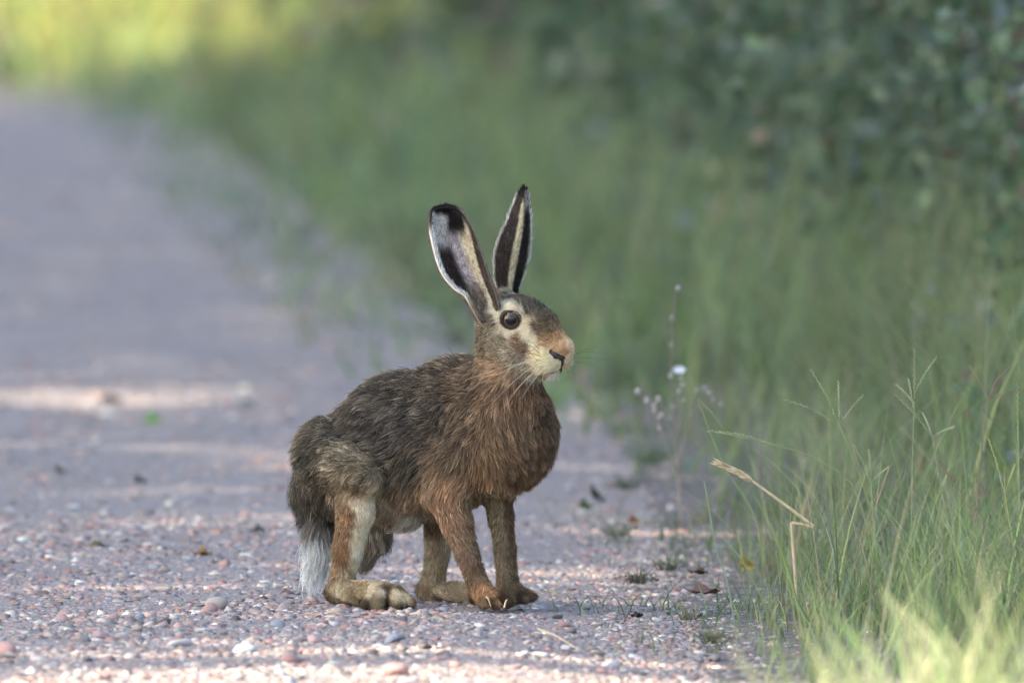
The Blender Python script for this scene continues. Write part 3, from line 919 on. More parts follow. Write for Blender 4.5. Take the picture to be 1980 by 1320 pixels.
for a in ((695, 985, (212, 196, 166), 5, .1, -1), (715, 985, (206, 190, 160), 5, .1, -1), (668, 1000, (132, 102, 72), 7, -.2, -1), (652, 1045, (128, 100, 70), 6, -.2, -1), (690, 1045, (204, 188, 158), 4, .1, -1), (664, 1060, (126, 92, 62), 5, -.1, -1),
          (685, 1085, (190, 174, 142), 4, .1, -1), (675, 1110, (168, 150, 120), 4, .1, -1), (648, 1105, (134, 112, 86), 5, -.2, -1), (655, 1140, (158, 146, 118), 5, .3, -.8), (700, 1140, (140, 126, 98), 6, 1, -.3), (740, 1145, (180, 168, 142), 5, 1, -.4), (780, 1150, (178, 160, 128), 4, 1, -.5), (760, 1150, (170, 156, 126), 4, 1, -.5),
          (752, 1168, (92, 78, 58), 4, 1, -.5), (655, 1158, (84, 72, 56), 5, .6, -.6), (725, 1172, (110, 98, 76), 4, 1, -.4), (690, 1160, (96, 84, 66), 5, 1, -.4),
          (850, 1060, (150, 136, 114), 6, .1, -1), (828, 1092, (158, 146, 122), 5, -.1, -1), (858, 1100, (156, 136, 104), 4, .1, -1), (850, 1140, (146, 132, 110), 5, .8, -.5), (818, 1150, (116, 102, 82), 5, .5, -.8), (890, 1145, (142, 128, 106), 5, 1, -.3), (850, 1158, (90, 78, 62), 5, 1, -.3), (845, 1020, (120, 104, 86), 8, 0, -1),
          (862, 990, (142, 112, 86), 7, .1, -1), (885, 1010, (140, 110, 84), 6, .2, -1), (895, 1040, (132, 108, 86), 5, .2, -1), (910, 1080, (124, 102, 82), 5, .2, -1), (925, 1115, (132, 106, 80), 5, .3, -1), (930, 1140, (158, 120, 84), 6, .4, -.8), (948, 1150, (152, 114, 78), 5, .6, -.7), (965, 1165, (130, 104, 74), 4, .9, -.4), (935, 1168, (126, 102, 76), 4, .9, -.4),
          (958, 1000, (140, 124, 98), 6, 0, -1), (982, 990, (100, 84, 66), 6, 0, -1), (968, 1060, (134, 118, 94), 5, 0, -1), (990, 1070, (96, 82, 62), 5, 0, -1), (970, 1110, (124, 108, 86), 5, .1, -1), (995, 1115, (96, 82, 62), 5, .1, -1), (985, 1148, (114, 97, 74), 5, .5, -.8), (1015, 1156, (108, 92, 72), 4, .9, -.4),
          (716, 1050, (118, 112, 104), 15, -.3, -1), (730, 1030, (130, 124, 114), 16, -.3, -1), (708, 1080, (116, 112, 106), 16, -.5, -1)):
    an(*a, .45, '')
def line(pts, rgb, L, f, u, ag=.45, step=14):
    for (x0, y0), (x1, y1) in zip(pts[:-1], pts[1:]):
        n = max(1, int(math.hypot(x1 - x0, y1 - y0) / step))
        for q in range(n):
            an(x0 + (x1 - x0) * q / n, y0 + (y1 - y0) * q / n, rgb, L, f, u, ag, '')
line([(716, 975), (706, 1010), (694, 1055), (686, 1090), (682, 1115)], (206, 192, 164), 4.5, .1, -1, .2)
line([(700, 985), (690, 1030), (680, 1070)], (196, 180, 150), 4.5, .1, -1, .3)
line([(680, 990), (672, 1030), (666, 1070), (664, 1100)], (128, 98, 68), 5, 0, -1, .5)
line([(662, 985), (655, 1030), (648, 1075), (644, 1110)], (136, 112, 84), 6, -.2, -1, .6)
line([(670, 1105), (664, 1130)], (160, 144, 116), 5, .1, -1, .5)
line([(747, 1138), (746, 1150), (749, 1162), (752, 1174)], (58, 46, 34), 3, 1, -.4, .3, 6)
line([(776, 1136), (792, 1148), (802, 1164)], (92, 74, 50), 3.5, 1, -.4, .3, 8)
line([(716, 1140), (722, 1160)], (176, 166, 142), 5, 1, -.4, .4)
line([(764, 1146), (772, 1160)], (188, 174, 146), 4, 1, -.4, .4)
line([(784, 1154), (792, 1166)], (176, 158, 126), 4, 1, -.4, .4, 8)
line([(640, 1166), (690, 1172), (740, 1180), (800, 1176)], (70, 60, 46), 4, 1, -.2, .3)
line([(948, 1158), (951, 1168), (953, 1178)], (60, 46, 34), 3, 1, -.4, .3, 5)
line([(967, 1156), (971, 1166), (973, 1176)], (60, 46, 34), 3, 1, -.4, .3, 5)
line([(1008, 1150), (1011, 1162)], (56, 46, 36), 3, 1, -.4, .3, 5)
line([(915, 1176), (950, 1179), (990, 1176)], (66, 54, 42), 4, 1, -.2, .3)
line([(960, 985), (964, 1040), (968, 1090), (972, 1120)], (146, 128, 100), 5, 0, -1, .5)
line([(984, 985), (990, 1040), (996, 1090), (1000, 1130)], (104, 84, 64), 5, 0, -1, .5)
line([(1064, 742), (1040, 748), (1015, 748), (990, 745)], (104, 80, 58), 12, 0, -1, .5, 10)
line([(1062, 760), (1030, 765), (1000, 770)], (112, 86, 62), 14, .1, -1, .5, 12)
for p, c in (((1064, 745), (104, 80, 58)), ((1040, 752), (104, 80, 58)), ((1060, 765), (100, 76, 56)), ((1010, 755), (110, 84, 62))):
    an(*p, c, 13, .1, -1, .5, 'b')
for (px, py, c, L) in ((622, 1015, (110, 106, 102), 22), (618, 1050, (178, 180, 182), 22), (611, 1090, (188, 192, 196), 26)):
    an(0, 0, c, L, -.25, -1, .1, '', at(px, py, yb(px) - 0.01))
    an(0, 0, c, L, -.25, -1, .1, '', at(px, py, yb(px) + 0.01))
AP = np.array([a[0] for a in A_]); AC = lin(np.array([a[1] for a in A_])); AL = np.array([a[2] for a in A_]); AF = np.array([a[3] for a in A_]); AG = np.array([a[4] for a in A_])

def coat(P):
    C = np.zeros((len(P), 3)); L = np.zeros(len(P)); Fl = np.zeros((len(P), 3)); g = np.zeros(len(P))
    for s in range(0, len(P), 8000):
        q = P[s:s + 8000]
        d2 = ((q[:, None] - AP[None]) ** 2).sum(-1)
        w = 1.0 / (d2 + (4 * PX) ** 2) ** 2.2
        w /= w.sum(1)[:, None]
        C[s:s + 8000] = w @ AC; L[s:s + 8000] = w @ AL; Fl[s:s + 8000] = w @ AF; g[s:s + 8000] = w @ AG
    return C, L / 1000, Fl, g
bC, bL, bF, bG = coat(BV)
COAT_GAIN = 1.4
bC = (bC * .88 + bC.mean(1, keepdims=True) * .12) * COAT_GAIN * [1.02, 1.0, 0.92]

# eye rims and the bare nose stay free of hair
def seg_dist(P, chain):
    d = np.full(len(P), 9.0)
    for a, b in zip(chain[:-1], chain[1:]):
        v = b - a; h = np.clip(((P - a) @ v) / (v @ v + 1e-12), 0, 1)
        d = np.minimum(d, np.linalg.norm(P - a - h[:, None] * v, axis=1))
    return d
bare = np.zeros(len(BV), bool)
for c in (eye_c, mirror(eye_c, True)):
    d = np.linalg.norm(BV - c, axis=1) / EYE_R
    wr = np.clip((1.52 - d) / .2, 0, 1)[:, None] * np.clip((d - 1.05) / .06, 0, 1)[:, None]
    bC = bC * (1 - wr) + wr * lin((200, 184, 154)) * COAT_GAIN
    bG = bG * (1 - wr[:, 0]) + .1 * wr[:, 0]
for c in (eye_c, mirror(eye_c, True)):
    d = np.linalg.norm(BV - c, axis=1)
    bare |= d < EYE_R * 1.06
    axm = eye_ax if c is eye_c else eye_ax - 2 * (eye_ax @ lH) * lH
    bC[d < EYE_R * 1.06] = (0.03, 0.02, 0.015)
for c, r in grooves:
    d = seg_dist(BV, c)
    bare |= d < r * 1.25
    bC[d < r * 1.5] = (0.05, 0.035, 0.033)

# ears: cupped shells traced by their two margins
def ear(left, right, Yc, cup, colour, sgn, nu=36, nv=64):
    """left/right: margins from root to tip in photo pixels; cup(u,t): metres towards the lens; colour(u,t)->rgb"""
    Lp = curve_pts([(x, y, 0) for x, y in left], nv)[:, :2]; Rp = curve_pts([(x, y, 0) for x, y in right], nv)[:, :2]
    u = np.linspace(0, 1, nu)
    V = np.zeros((nv, nu, 3)); C = np.zeros((nv, nu, 3))
    for j in range(nv):
        t = j / (nv - 1)
        for i in range(nu):
            q = Lp[j] * (1 - u[i]) + Rp[j] * u[i]
            V[j, i] = at(q[0], q[1], Yc(t) - cup(u[i], t)); C[j, i] = colour(u[i], t, q)
    du = np.gradient(V, axis=1); dv = np.gradient(V, axis=0)
    nrm = np.cross(du, dv); nrm /= np.linalg.norm(nrm, axis=2)[..., None] + 1e-12
    if nrm[nv // 2, nu // 2, 1] > 0: nrm = -nrm
    return V, nrm, C
def sm(a, b, x):
    x = min(1, max(0, (x - a) / (b - a))); return x * x * (3 - 2 * x)
def mixc(a, b, t): return np.asarray(a) * (1 - t) + np.asarray(b) * t

def near_col(u, t, q):
    x, y = q
    pink = lin((180, 164, 160)); cream = lin((214, 196, 162)); dark = lin((54, 44, 40)); black = lin((28, 24, 23)); white = lin((214, 204, 188)); brown = lin((74, 62, 52)); grey = lin((190, 180, 168)); tan = lin((128, 112, 94))
    k = (y - 400) / 165.0                                             # 0 at the tip, 1 near the root
    c = mixc(pink, tan, sm(.75, 1.05, k))
    c = mixc(c, cream, sm(.60, .74, u) * sm(.10, .30, k))
    xb = 868 + (y - 470) * .42                                        # slanting border of the dark patch
    c = mixc(c, dark, (1 - sm(xb - 7, xb + 7, x)) * sm(466, 492, y) * (1 - sm(1.0, 1.12, k)))
    c = mixc(c, grey, (1 - sm(858, 876, x)) * (1 - sm(462, 484, y)))
    c = mixc(c, black, sm(858, 872, x) * (1 - sm(896, 906, x) * sm(424, 440, y)) * (1 - sm(440, 474, y)))
    mg = 1 - (0.03 + 0.10 * sm(.2, .85, k))
    c = mixc(c, brown, sm(mg - .03, mg + .02, u))
    c = mixc(c, white, (1 - sm(.045, .085, u)) * sm(.12, .24, k) * (1 - sm(1.0, 1.2, k)))
    c = mixc(c, black, 1 - sm(410, 423, y + 1.5 * math.sin(x * .4) - 9 * sm(858, 880, x)))
    return mixc(c, black, (1 - sm(.02, .05, u)) * (1 - sm(.2, .34, k)))
def far_col(u, t, q):
    stripe = lin((190, 176, 140)); dark = lin((58, 50, 45)); blk = lin((42, 35, 32)); white = lin((214, 206, 190)); black = lin((28, 24, 24)); grey = lin((150, 140, 128))
    c0 = 0.60
    c = mixc(dark, blk, sm(c0, c0 + .1, u))
    c = mixc(c, stripe * rng.uniform(.8, 1.15), sm(c0 - .13, c0 - .05, u) * (1 - sm(c0 + .06, c0 + .12, u)) * (1 - sm(.74, .84, t)))
    c = mixc(c, grey, sm(c0, c0 + .1, u) * sm(.66, .78, t))
    c = mixc(c, white, max(1 - sm(.03, .08, u), sm(.93, .98, u)) * (1 - sm(.8, .9, t)))
    c = mixc(c, lin((140, 124, 102)), 1 - sm(.03, .1, t))
    return mixc(c, black, sm(.78, .88, t - .10 * sm(.5, .8, u)))
L1 = [(930, 626), (914, 598), (899, 571), (880, 558), (860, 536), (848, 512), (839, 480), (832, 446), (832, 420), (838, 407), (862, 401)]
R1 = [(962, 600), (957, 575), (951, 558), (944, 538), (934, 507), (924, 477), (914, 448), (903, 427), (893, 413), (880, 404), (864, 401)]
L2 = [(972, 590), (966, 570), (958, 545), (954, 515), (957, 482), (966, 455), (978, 432), (987, 409), (996, 389), (1004, 372), (1012, 363)]
R2 = [(1004, 592), (1003, 572), (1007, 550), (1014, 530), (1020, 504), (1024, 474), (1025, 440), (1024, 410), (1023, 388), (1020, 372), (1014, 363)]
e1y = march(940, 612)[1] + 0.006; e2y = yh(985, .014)
near_ear = ear(L1, R1, lambda t: e1y + 0.012 * t, lambda u, t: 0.030 * (abs(u - .5) * 2) ** 2 * (0.55 + .45 * math.sin(math.pi * min(1, t + .1))) * (1 - .4 * t), near_col, 1)
far_ear = ear(L2, R2, lambda t: e2y + 0.006 * t, lambda u, t: -0.028 * (abs(u - .6) * 1.7) ** 1.5 * (1 - .3 * t), far_col, -1)
EV, EQ, EC, ELn, EFl, EG = [], [], [], [], [], []
base = len(BV)
ear_back = lin((105, 92, 80))
for V, nr, C in (near_ear, far_ear):
    nv, nu = V.shape[:2]
    th = 0.0011
    outer = V - nr * th * 2
    top = V
    i = (np.arange(nv - 1)[:, None] * nu + np.arange(nu - 1)[None]).ravel()
    q1 = np.stack([i, i + 1, i + nu + 1, i + nu], -1)
    m = nv * nu
    q2 = np.stack([i, i + nu, i + nu + 1, i + 1], -1) + m
    rim = []
    for j in range(nv - 1):
        rim += [(j * nu, j * nu + m, (j + 1) * nu + m, (j + 1) * nu), (j * nu + nu - 1, (j + 1) * nu + nu - 1, (j + 1) * nu + nu - 1 + m, j * nu + nu - 1 + m)]
    EV += [top.reshape(-1, 3), outer.reshape(-1, 3)]
    cc = C.reshape(-1, 3)
    tt = np.repeat(np.linspace(0, 1, nv), nu)
    back = ear_back[None] * (1 - np.clip((tt - .8) / .1, 0, 1))[:, None] + lin((30, 26, 25))[None] * np.clip((tt - .8) / .1, 0, 1)[:, None]
    EC += [cc * COAT_GAIN * 1.2, back * COAT_GAIN]
    EQ += [q1 + base, q2 + base, np.array(rim) + base]
    fl = np.gradient(V, axis=0).reshape(-1, 3); fl /= np.linalg.norm(fl, axis=1)[:, None] + 1e-9
    EFl += [fl, fl]
    uu = np.tile(np.linspace(0, 1, nu), nv)
    ln = 0.0030 + 0.0022 * (np.abs(uu - .5) > .42)
    ELn += [ln, ln]; EG += [np.full(2 * m, .6)]
    base += 2 * m
AV = np.concatenate([BV] + EV); AQ = np.concatenate([BQ] + EQ)
vC = np.concatenate([bC] + EC); vL = np.concatenate([bL] + ELn); vF = np.concatenate([bF] + EFl); vG = np.concatenate([bG] + EG)
vBare = np.concatenate([bare, np.zeros(len(AV) - len(BV), bool)])
isear = np.arange(len(AV)) >= len(BV)

hare = empty('hare', (X0, 0, 0))
tag(hare, 'brown hare with tall black-tipped ears standing alert on the gravel road', 'hare')
bpy.context.view_layer.update()
OFF = np.array([X0, 0, 0])
M_skin = mat_attr('hare_coat', 0.9, 0.1, (400, 0.15))
M_fur = mat_attr('hare_fur', 0.65, 0.15)
body = mobj('body', AV - OFF, AQ, M_skin, hare, vC * 0.8, True)

# vertex normals
T = np.concatenate([AQ[:, [0, 1, 2]], AQ[:, [0, 2, 3]]])
fn = np.cross(AV[T[:, 1]] - AV[T[:, 0]], AV[T[:, 2]] - AV[T[:, 0]])
area = np.linalg.norm(fn, axis=1) / 2
vn = np.zeros_like(AV)
for c in range(3): np.add.at(vn, T[:, c], fn)
vn /= np.linalg.norm(vn, axis=1)[:, None] + 1e-12

def fur_layer(name, count, clump_size, clump_k, thick, lift, lenf, sel=None, npt=5, jit=0.25):
    # sample roots; short-haired places are sown more densely
    wgt = area * np.clip(0.012 / vL[T].mean(1), 0.8, 3.2)
    wgt = wgt * (~vBare[T].any(1)) * (AV[T][:, :, 2].mean(1) > 0.0015)
    if sel is not None: wgt = wgt * sel[T].all(1)
    cdf = np.cumsum(wgt); cdf /= cdf[-1]
    ti = np.searchsorted(cdf, rng.random(count))
    r1 = np.sqrt(rng.random(count)); r2 = rng.random(count)
    w = np.stack([1 - r1, r1 * (1 - r2), r1 * r2], -1)
    tv = T[ti]
    ip = lambda A: (A[tv] * w.reshape(count, 3, *([1] * (A.ndim - 1)))).sum(1)
    P, Nn, Cc, Ll, Fv, Gg = ip(AV), ip(vn), ip(vC), ip(vL), ip(vF), ip(vG)
    Nn /= np.linalg.norm(Nn, axis=1)[:, None] + 1e-12
    t = Fv - (Fv * Nn).sum(1)[:, None] * Nn
    # slow swirl in the lie of the coat
    sw = (value_noise2(P[:, 0] * 60 + 20, P[:, 2] * 60 + 20, 41) - .5) * 1.1
    t = t + np.cross(Nn, t) * sw[:, None]
    t /= np.linalg.norm(t, axis=1)[:, None] + 1e-9
    t += rng.normal(0, jit, t.shape) * 0.6
    L = Ll * lenf * rng.uniform(0.6, 1.15, count)
    lf = lift * rng.uniform(0.4, 1.6, count) * (1 + 1.7 * np.clip(Fv @ fB, 0, 1) * (Ll > 0.011))
    d1 = t * np.cos(lf)[:, None] + Nn * np.sin(lf)[:, None]
    tip = P + d1 * L[:, None] - Nn * (0.18 * L)[:, None]
    # clumps: neighbours share a tip and a tone
    key = np.floor((P + rng.normal(0, clump_size * .22, P.shape)) / clump_size).astype(np.int64)
    kh = key[:, 0] * 73856093 ^ key[:, 1] * 19349663 ^ key[:, 2] * 83492791
    _, inv = np.unique(kh, return_inverse=True)
    m = inv.max() + 1
    cnt = np.bincount(inv, minlength=m)
    ct = np.stack([np.bincount(inv, tip[:, c], m) / cnt for c in range(3)], -1)
    k = (clump_k * np.clip(L / 0.012, 0.15, 1.0))[:, None]
    tip = tip * (1 - k) + (ct[inv] + d1 * (L * rng.uniform(-.12, .12, count))[:, None]) * k
    s = np.linspace(0, 1, npt)
    # bezier: root rises along normal, then lies over to the tip
    ctrl = P + (d1 * .45 + Nn * 0.16) * L[:, None]
    S = s[None, :, None]
    pts = P[:, None] * (1 - S) ** 2 + ctrl[:, None] * 2 * S * (1 - S) + tip[:, None] * S ** 2
    pts += rng.normal(0, 1, (count, 1, 3)) * (L * 0.03)[:, None, None] * S
    tone = np.exp(rng.normal(0, 1, m) * 0.46)[inv]
    one = np.exp(rng.normal(0, .42, count))
    g = Gg[:, None]
    # banded hairs: dark middle, pale tip; strength from the coat
    band = np.where(rng.random(count) < .5, 1.55, .62)
    bright = (1 - g[:, 0]) * (1 + .4 * (one - 1)) * tone ** .3 + g[:, 0] * one * tone * .55 * (.55 + .45 * band)
    prof = 1 + g * (np.array([[.75, .55, .62, 1.15, 1.9][:npt] if npt == 5 else np.linspace(.6, 1.6, npt)])[0][None] - 1)
    colr = Cc[:, None] * bright[:, None, None] * prof[..., None]
    short = (Ll < 0.0085)
    spk = np.where(rng.random(count) < .28, .45, 1.18)                # dark-tipped hairs speckle the short coat
    colr = colr * np.where(short, 1 + (spk - 1) * np.clip(Gg * 1.7, .25, 1), 1)[:, None, None]
    warm = rng.normal(0, .05, (count, 1))
    colr = colr * (1 + np.concatenate([warm, warm * .2, -warm * 1.2], 1))[:, None]
    colr = np.clip(colr, 0.006, 0.85)
    hc = bpy.data.hair_curves.new(name)
    hc.add_curves([npt] * count)
    hc.attributes['position'].data.foreach_set('vector', (pts - OFF).astype(np.float32).ravel())
    ra = hc.attributes.get('radius') or hc.attributes.new('radius', 'FLOAT', 'POINT')
    rad = thick * (np.array([1, .95, .8, .55, .12]) if npt == 5 else np.linspace(1, .1, npt))
    rr = (rad[None] * np.clip(L / 0.010, .5, 1.15)[:, None] * rng.uniform(.7, 1.25, (count, 1)))
    ra.data.foreach_set('value', rr.astype(np.float32).ravel())
    ca = hc.attributes.new('Col', 'FLOAT_COLOR', 'POINT')
    c4 = np.ones((count, npt, 4), np.float32); c4[..., :3] = colr
    ca.data.foreach_set('color', c4.ravel())
    hc.materials.append(M_fur)
    o = link(bpy.data.objects.new(name, hc), hare)
    o['kind'] = 'stuff'
    return o
fur_layer('undercoat', 170000, 0.004, 0.3, 0.00022, 0.32, 0.75)
fur_layer('guard_hair', 90000, 0.006, 0.6, 0.00022, 0.45, 1.2, sel=(vL > 0.0085), jit=.3)
fur_layer('short_hair', 130000, 0.003, 0.5, 0.00024, 0.42, 1.2, sel=(vL <= 0.0095), jit=.35)
fur_layer('chest_tufts', 6000, 0.010, 0.92, 0.00020, 0.5, 1.45, sel=((vF @ fB > 0.08) & (vL > 0.011)), jit=.2)

# eyes
def eyeball(c, axv):
    M_eye, nt, out = mat_new('hare_eye')
    N, L = nt.nodes, nt.links
    p = N.new('ShaderNodeBsdfPrincipled')
    tc = N.new('ShaderNodeTexCoord'); sx = N.new('ShaderNodeSeparateXYZ'); L.new(tc.outputs['Object'], sx.inputs[0])
    dv = N.new('ShaderNodeMath'); dv.operation = 'DIVIDE'; L.new(sx.outputs['Z'], dv.inputs[0]); dv.inputs[1].default_value = EYE_R
    ac = N.new('ShaderNodeMath'); ac.operation = 'ARCCOSINE'; L.new(dv.outputs[0], ac.inputs[0])
    nz = N.new('ShaderNodeTexNoise'); nz.inputs['Scale'].default_value = 900; L.new(tc.outputs['Object'], nz.inputs['Vector'])
    ad = N.new('ShaderNodeMath'); ad.operation = 'MULTIPLY_ADD'; L.new(nz.outputs['Fac'], ad.inputs[0]); ad.inputs[1].default_value = 0.08; L.new(ac.outputs[0], ad.inputs[2])
    r = N.new('ShaderNodeValToRGB'); e = r.color_ramp.elements
    e[0].position = 0.0; e[0].color = (0.003, 0.003, 0.004, 1)
    e[1].position = 0.98; e[1].color = (0.012, 0.007, 0.005, 1)
    for pos, c_ in ((0.40, (0.003, 0.003, 0.004, 1)), (0.45, (0.045, 0.018, 0.008, 1)), (0.58, (0.115, 0.045, 0.014, 1)), (0.70, (0.05, 0.02, 0.009, 1)), (0.84, (0.014, 0.008, 0.006, 1))):
        q = e.new(pos); q.color = c_
    L.new(ad.outputs[0], r.inputs['Fac']); L.new(r.outputs[0], p.inputs['Base Color'])
    p.inputs['Roughness'].default_value = 0.35
    p.inputs['Specular IOR Level'].default_value = 0.1
    p.inputs['Coat Weight'].default_value = 1.0; p.inputs['Coat Roughness'].default_value = 0.02
    L.new(p.outputs[0], out.inputs['Surface'])
    th = np.linspace(0, math.pi, 25); phs = np.linspace(0, 2 * math.pi, 32, endpoint=False)
    V = np.array([(math.sin(a) * math.cos(b), math.sin(a) * math.sin(b), math.cos(a)) for a in th for b in phs]) * EYE_R
    V[:, 2] += 0.0006 * (V[:, 2] > EYE_R * .8)
    i = (np.arange(24)[:, None] * 32); j = np.arange(32)[None]; kq = (j + 1) % 32
    Q = np.stack([i + j, i + 32 + j, i + 32 + kq, i + kq], -1).reshape(-1, 4)
    o = mobj('eye', V, Q, M_eye, hare, None, True)
    o.location = c - OFF
    o.rotation_euler = Vector(axv).to_track_quat('Z', 'Y').to_euler()
    # dark lid rim round the visible cap
    ang = np.linspace(0, 2 * math.pi, 41)
    rr = EYE_R * math.sin(0.98); zz = EYE_R * math.cos(0.98)
    pts = np.column_stack([rr * np.cos(ang) * 1.05, rr * np.sin(ang) * 1.0, np.full(41, zz)])
    V, Q = tube(pts, 0.0013, 8)
    mobj('eyelid', V, Q, M_lid, o, None, True)
    return o
M_lid = mat_plain('eyelid', (0.03, 0.02, 0.017), 0.45, 0.4)
eyeball(eye_c, eye_ax)
eyeball(mirror(eye_c, True), eye_ax - 2 * (eye_ax @ lH) * lH)

# nostrils and lip line: bare dark skin lying in the grooves
M_nose = mat_plain('nose_skin', (0.055, 0.04, 0.042), 0.5, 0.35)
nj = Join()
for (c, r) in grooves:
    V, Q = tube(curve_pts(c, 12) - np.array([grad(p) for p in curve_pts(c, 12)]) * r * 0.2, np.full(12, r * 0.8) * np.r_[.4, np.ones(10), .4], 6)
    nj.add(V - OFF, Q)
nj.obj('nose', M_nose, hare, True)

# whiskers
M_wh = mat_attr('whisker', 0.4, 0.4)
def whisker(px, py, ex, ey, c, dY, sag=6, r=0.00022, mir=False):
    a = march(px, py); 
    b = at(ex, ey, a[1] + dY)
    m = (a + b) / 2 + np.array([0, 0, sag * PX])
    if mir: a, m, b = (mirror(q, True) for q in (a, m, b))
    V, Q = tube(curve_pts([a, m, b], 10), np.linspace(r, r * .3, 10), 4)
    mobj('whisker', V - OFF, Q, M_wh, hare, np.broadcast_to(lin(c), (len(V), 3)), True)
pale = (205, 190, 165); dk = (40, 34, 30)
for a in ((1046, 692, 930, 742, pale, -.02), (1044, 700, 956, 775, pale, -.03), (1048, 704, 972, 790, pale, -.035), (1052, 708, 985, 768, pale, -.03), (1040, 698, 900, 735, pale, -.02), (1056, 712, 1008, 770, pale, -.03),
          (1044, 684, 1012, 668, dk, -.006), (1046, 690, 1008, 688, dk, -.006), (1044, 678, 1018, 660, dk, -.006), (1048, 698, 1018, 706, dk, -.006), (1034, 690, 1006, 676, dk, -.004)):
    whisker(*a)
for a in ((1108, 684, 1168, 684, dk, .02), (1110, 692, 1180, 700, dk, .02), (1108, 700, 1160, 712, dk, .02), (1106, 690, 1150, 672, dk, .02), (1102, 706, 1112, 728, dk, .0), (1096, 710, 1100, 730, dk, .0), (1060, 590, 1092, 560, (90, 80, 70), .01), (1064, 600, 1085, 590, (90, 80, 70), .01)):
    whisker(*a, sag=4, r=0.00016)
# ------------------------------------------------------------------ single stalks and small things on the verge
def stalk(name, label, cat, chain, Y, col, r0, r1, heads=(), headcol=None, hr=0.0011, group=None, Ys=None):
    """a stem through photo pixels at depth Y, rooted on the ground; heads: thin spikes (from, to) that carry seeds"""
    foot = at(*chain[0], Y); foot[2] = min(foot[2], -0.005)
    o = empty(name, foot)
    pts = [foot] + [at(x, y, Y) for x, y in chain[1:]]
    cp = curve_pts(pts, 14)
    V, Q = tube(cp, np.linspace(r0, r1, 14), 6)
    mobj('stem', V - foot, Q, M_stem, o, np.broadcast_to(col, (len(V), 3)), True)
    for hp in heads:
        a = at(*hp[0], Y); b = at(*hp[1], Y + rng.uniform(-.015, .015))
        m = (a + b) / 2 + [0, 0, np.linalg.norm(b - a) * 0.05]
        j = Join()
        c = curve_pts([a, m, b], 18)
        V, Q = tube(c, np.linspace(r1, r1 * .4, 18), 5); j.add(V - foot, Q, col)
        for q in range(3, 18):             # seeds set alternately along the spike
            d = c[q] - c[q - 1]; d /= np.linalg.norm(d)
            sd = np.cross(d, [0, 1, 0]) * (1 if q % 2 else -1)
            s0 = c[q]; s1 = s0 + d * hr * 2.4 + sd * hr * 0.9
            V, Q = tube(np.array([s0, (s0 + s1) / 2, s1]), [hr * .2, hr * .55, hr * .1], 5)
            j.add(V - foot, Q, headcol if headcol is not None else col)
        j.obj('seed_spike', M_stem, o, True)
    return tag(o, label, cat, group)
GS = (0.26, 0.30, 0.14); GP = (0.36, 0.37, 0.22); GY = (0.42, 0.42, 0.15); BR = (0.27, 0.18, 0.13)
SG = 'finger grass stalks on the verge'
SL = 'slender green grass stalk with a few thin seed spikes spread like fingers'
for (chain, Y, col, heads, hc, lab) in (
    ([(1700, 1150), (1690, 1010), (1655, 900), (1623, 822)], 0.15, GS, [((1623, 822), (1570, 717)), ((1623, 822), (1520, 773)), ((1623, 822), (1621, 740)), ((1623, 822), (1667, 766))], GP, 'slender green grass stalk with four seed spikes spread wide like fingers'),
    ([(1762, 1140), (1763, 1000), (1765, 880), (1768, 775)], 0.2, GS, [((1768, 800), (1757, 735)), ((1768, 760), (1810, 692)), ((1768, 770), (1768, 678)), ((1768, 780), (1735, 745))], GP, 'tallest upright green grass stalk with thin seed spikes'),
    ([(1850, 1150), (1835, 1020), (1815, 920), (1803, 845)], 0.15, GS, [((1803, 845), (1733, 765)), ((1803, 845), (1842, 826)), ((1803, 845), (1785, 800))], GP, 'leaning green grass stalk with two long seed spikes in a V'),
    ([(1880, 1130), (1885, 1000), (1897, 880), (1912, 772)], 0.35, BR, [((1912, 772), (1955, 705)), ((1912, 772), (1875, 708)), ((1912, 772), (1985, 752)), ((1912, 772), (1932, 728))], BR, 'brown grass stalk with dark seed spikes spread like fingers'),
    ([(1700, 1160), (1693, 1060), (1688, 990), (1685, 932)], 0.05, GS, [((1685, 932), (1652, 862)), ((1685, 932), (1680, 872)), ((1685, 932), (1716, 904))], GP, 'short green grass stalk with three stubby seed spikes'),
    ([(1700, 1120), (1660, 960), (1590, 893), (1490, 858), (1385, 835)], 0.25, GS, [((1500, 861), (1372, 833))], GP, 'long thin grass stalk arching over almost level across the verge'),
    ([(1985, 1170), (1965, 1080), (1950, 1000), (1943, 955)], 0.1, GY, [((1943, 955), (1912, 850)), ((1943, 955), (1942, 905)), ((1943, 955), (1962, 900))], GY, 'thick yellow-green grass stalk with upright seed spikes'),
    ([(1945, 1150), (1900, 1030), (1860, 960), (1815, 893)], 0.05, BR, [((1850, 945), (1813, 890))], BR, 'bare reddish-brown grass stem leaning across the green blades'),
    ([(1800, 1175), (1780, 1100), (1740, 1020), (1700, 985)], -0.05, (0.12, 0.18, 0.09), [((1780, 1100), (1812, 1180))], GY, 'dark green grass stem bent down with a pale hanging spike'),
    ([(1975, 1120), (1972, 1000), (1970, 880), (1968, 800)], 0.3, GS, [((1968, 850), (1968, 745)), ((1968, 900), (1990, 840))], GP, 'straight green grass stalk with a single upright seed spike'),
    ([(1480, 1120), (1460, 1000), (1400, 900), (1350, 775)], 0.5, GS, [((1400, 830), (1352, 773))], GP, 'thin green grass stalk leaning out over the gravel edge'),
    ([(1640, 1180), (1655, 1080), (1690, 990), (1720, 905)], 0.0, BR, [((1690, 990), (1720, 903))], BR, 'thin purplish grass stem leaning across the finger grass'),
    ([(1425, 1240), (1408, 1130), (1385, 1060), (1362, 930)], -0.5, (0.20, 0.26, 0.17), [], None, 'tall thin pale green blade-like stem at the gravel edge'),
    ):
    stalk('grass_stalk', lab, 'grass stalk', chain, Y, col, 0.0008, 0.0005, heads, hc, 0.0011, SG)
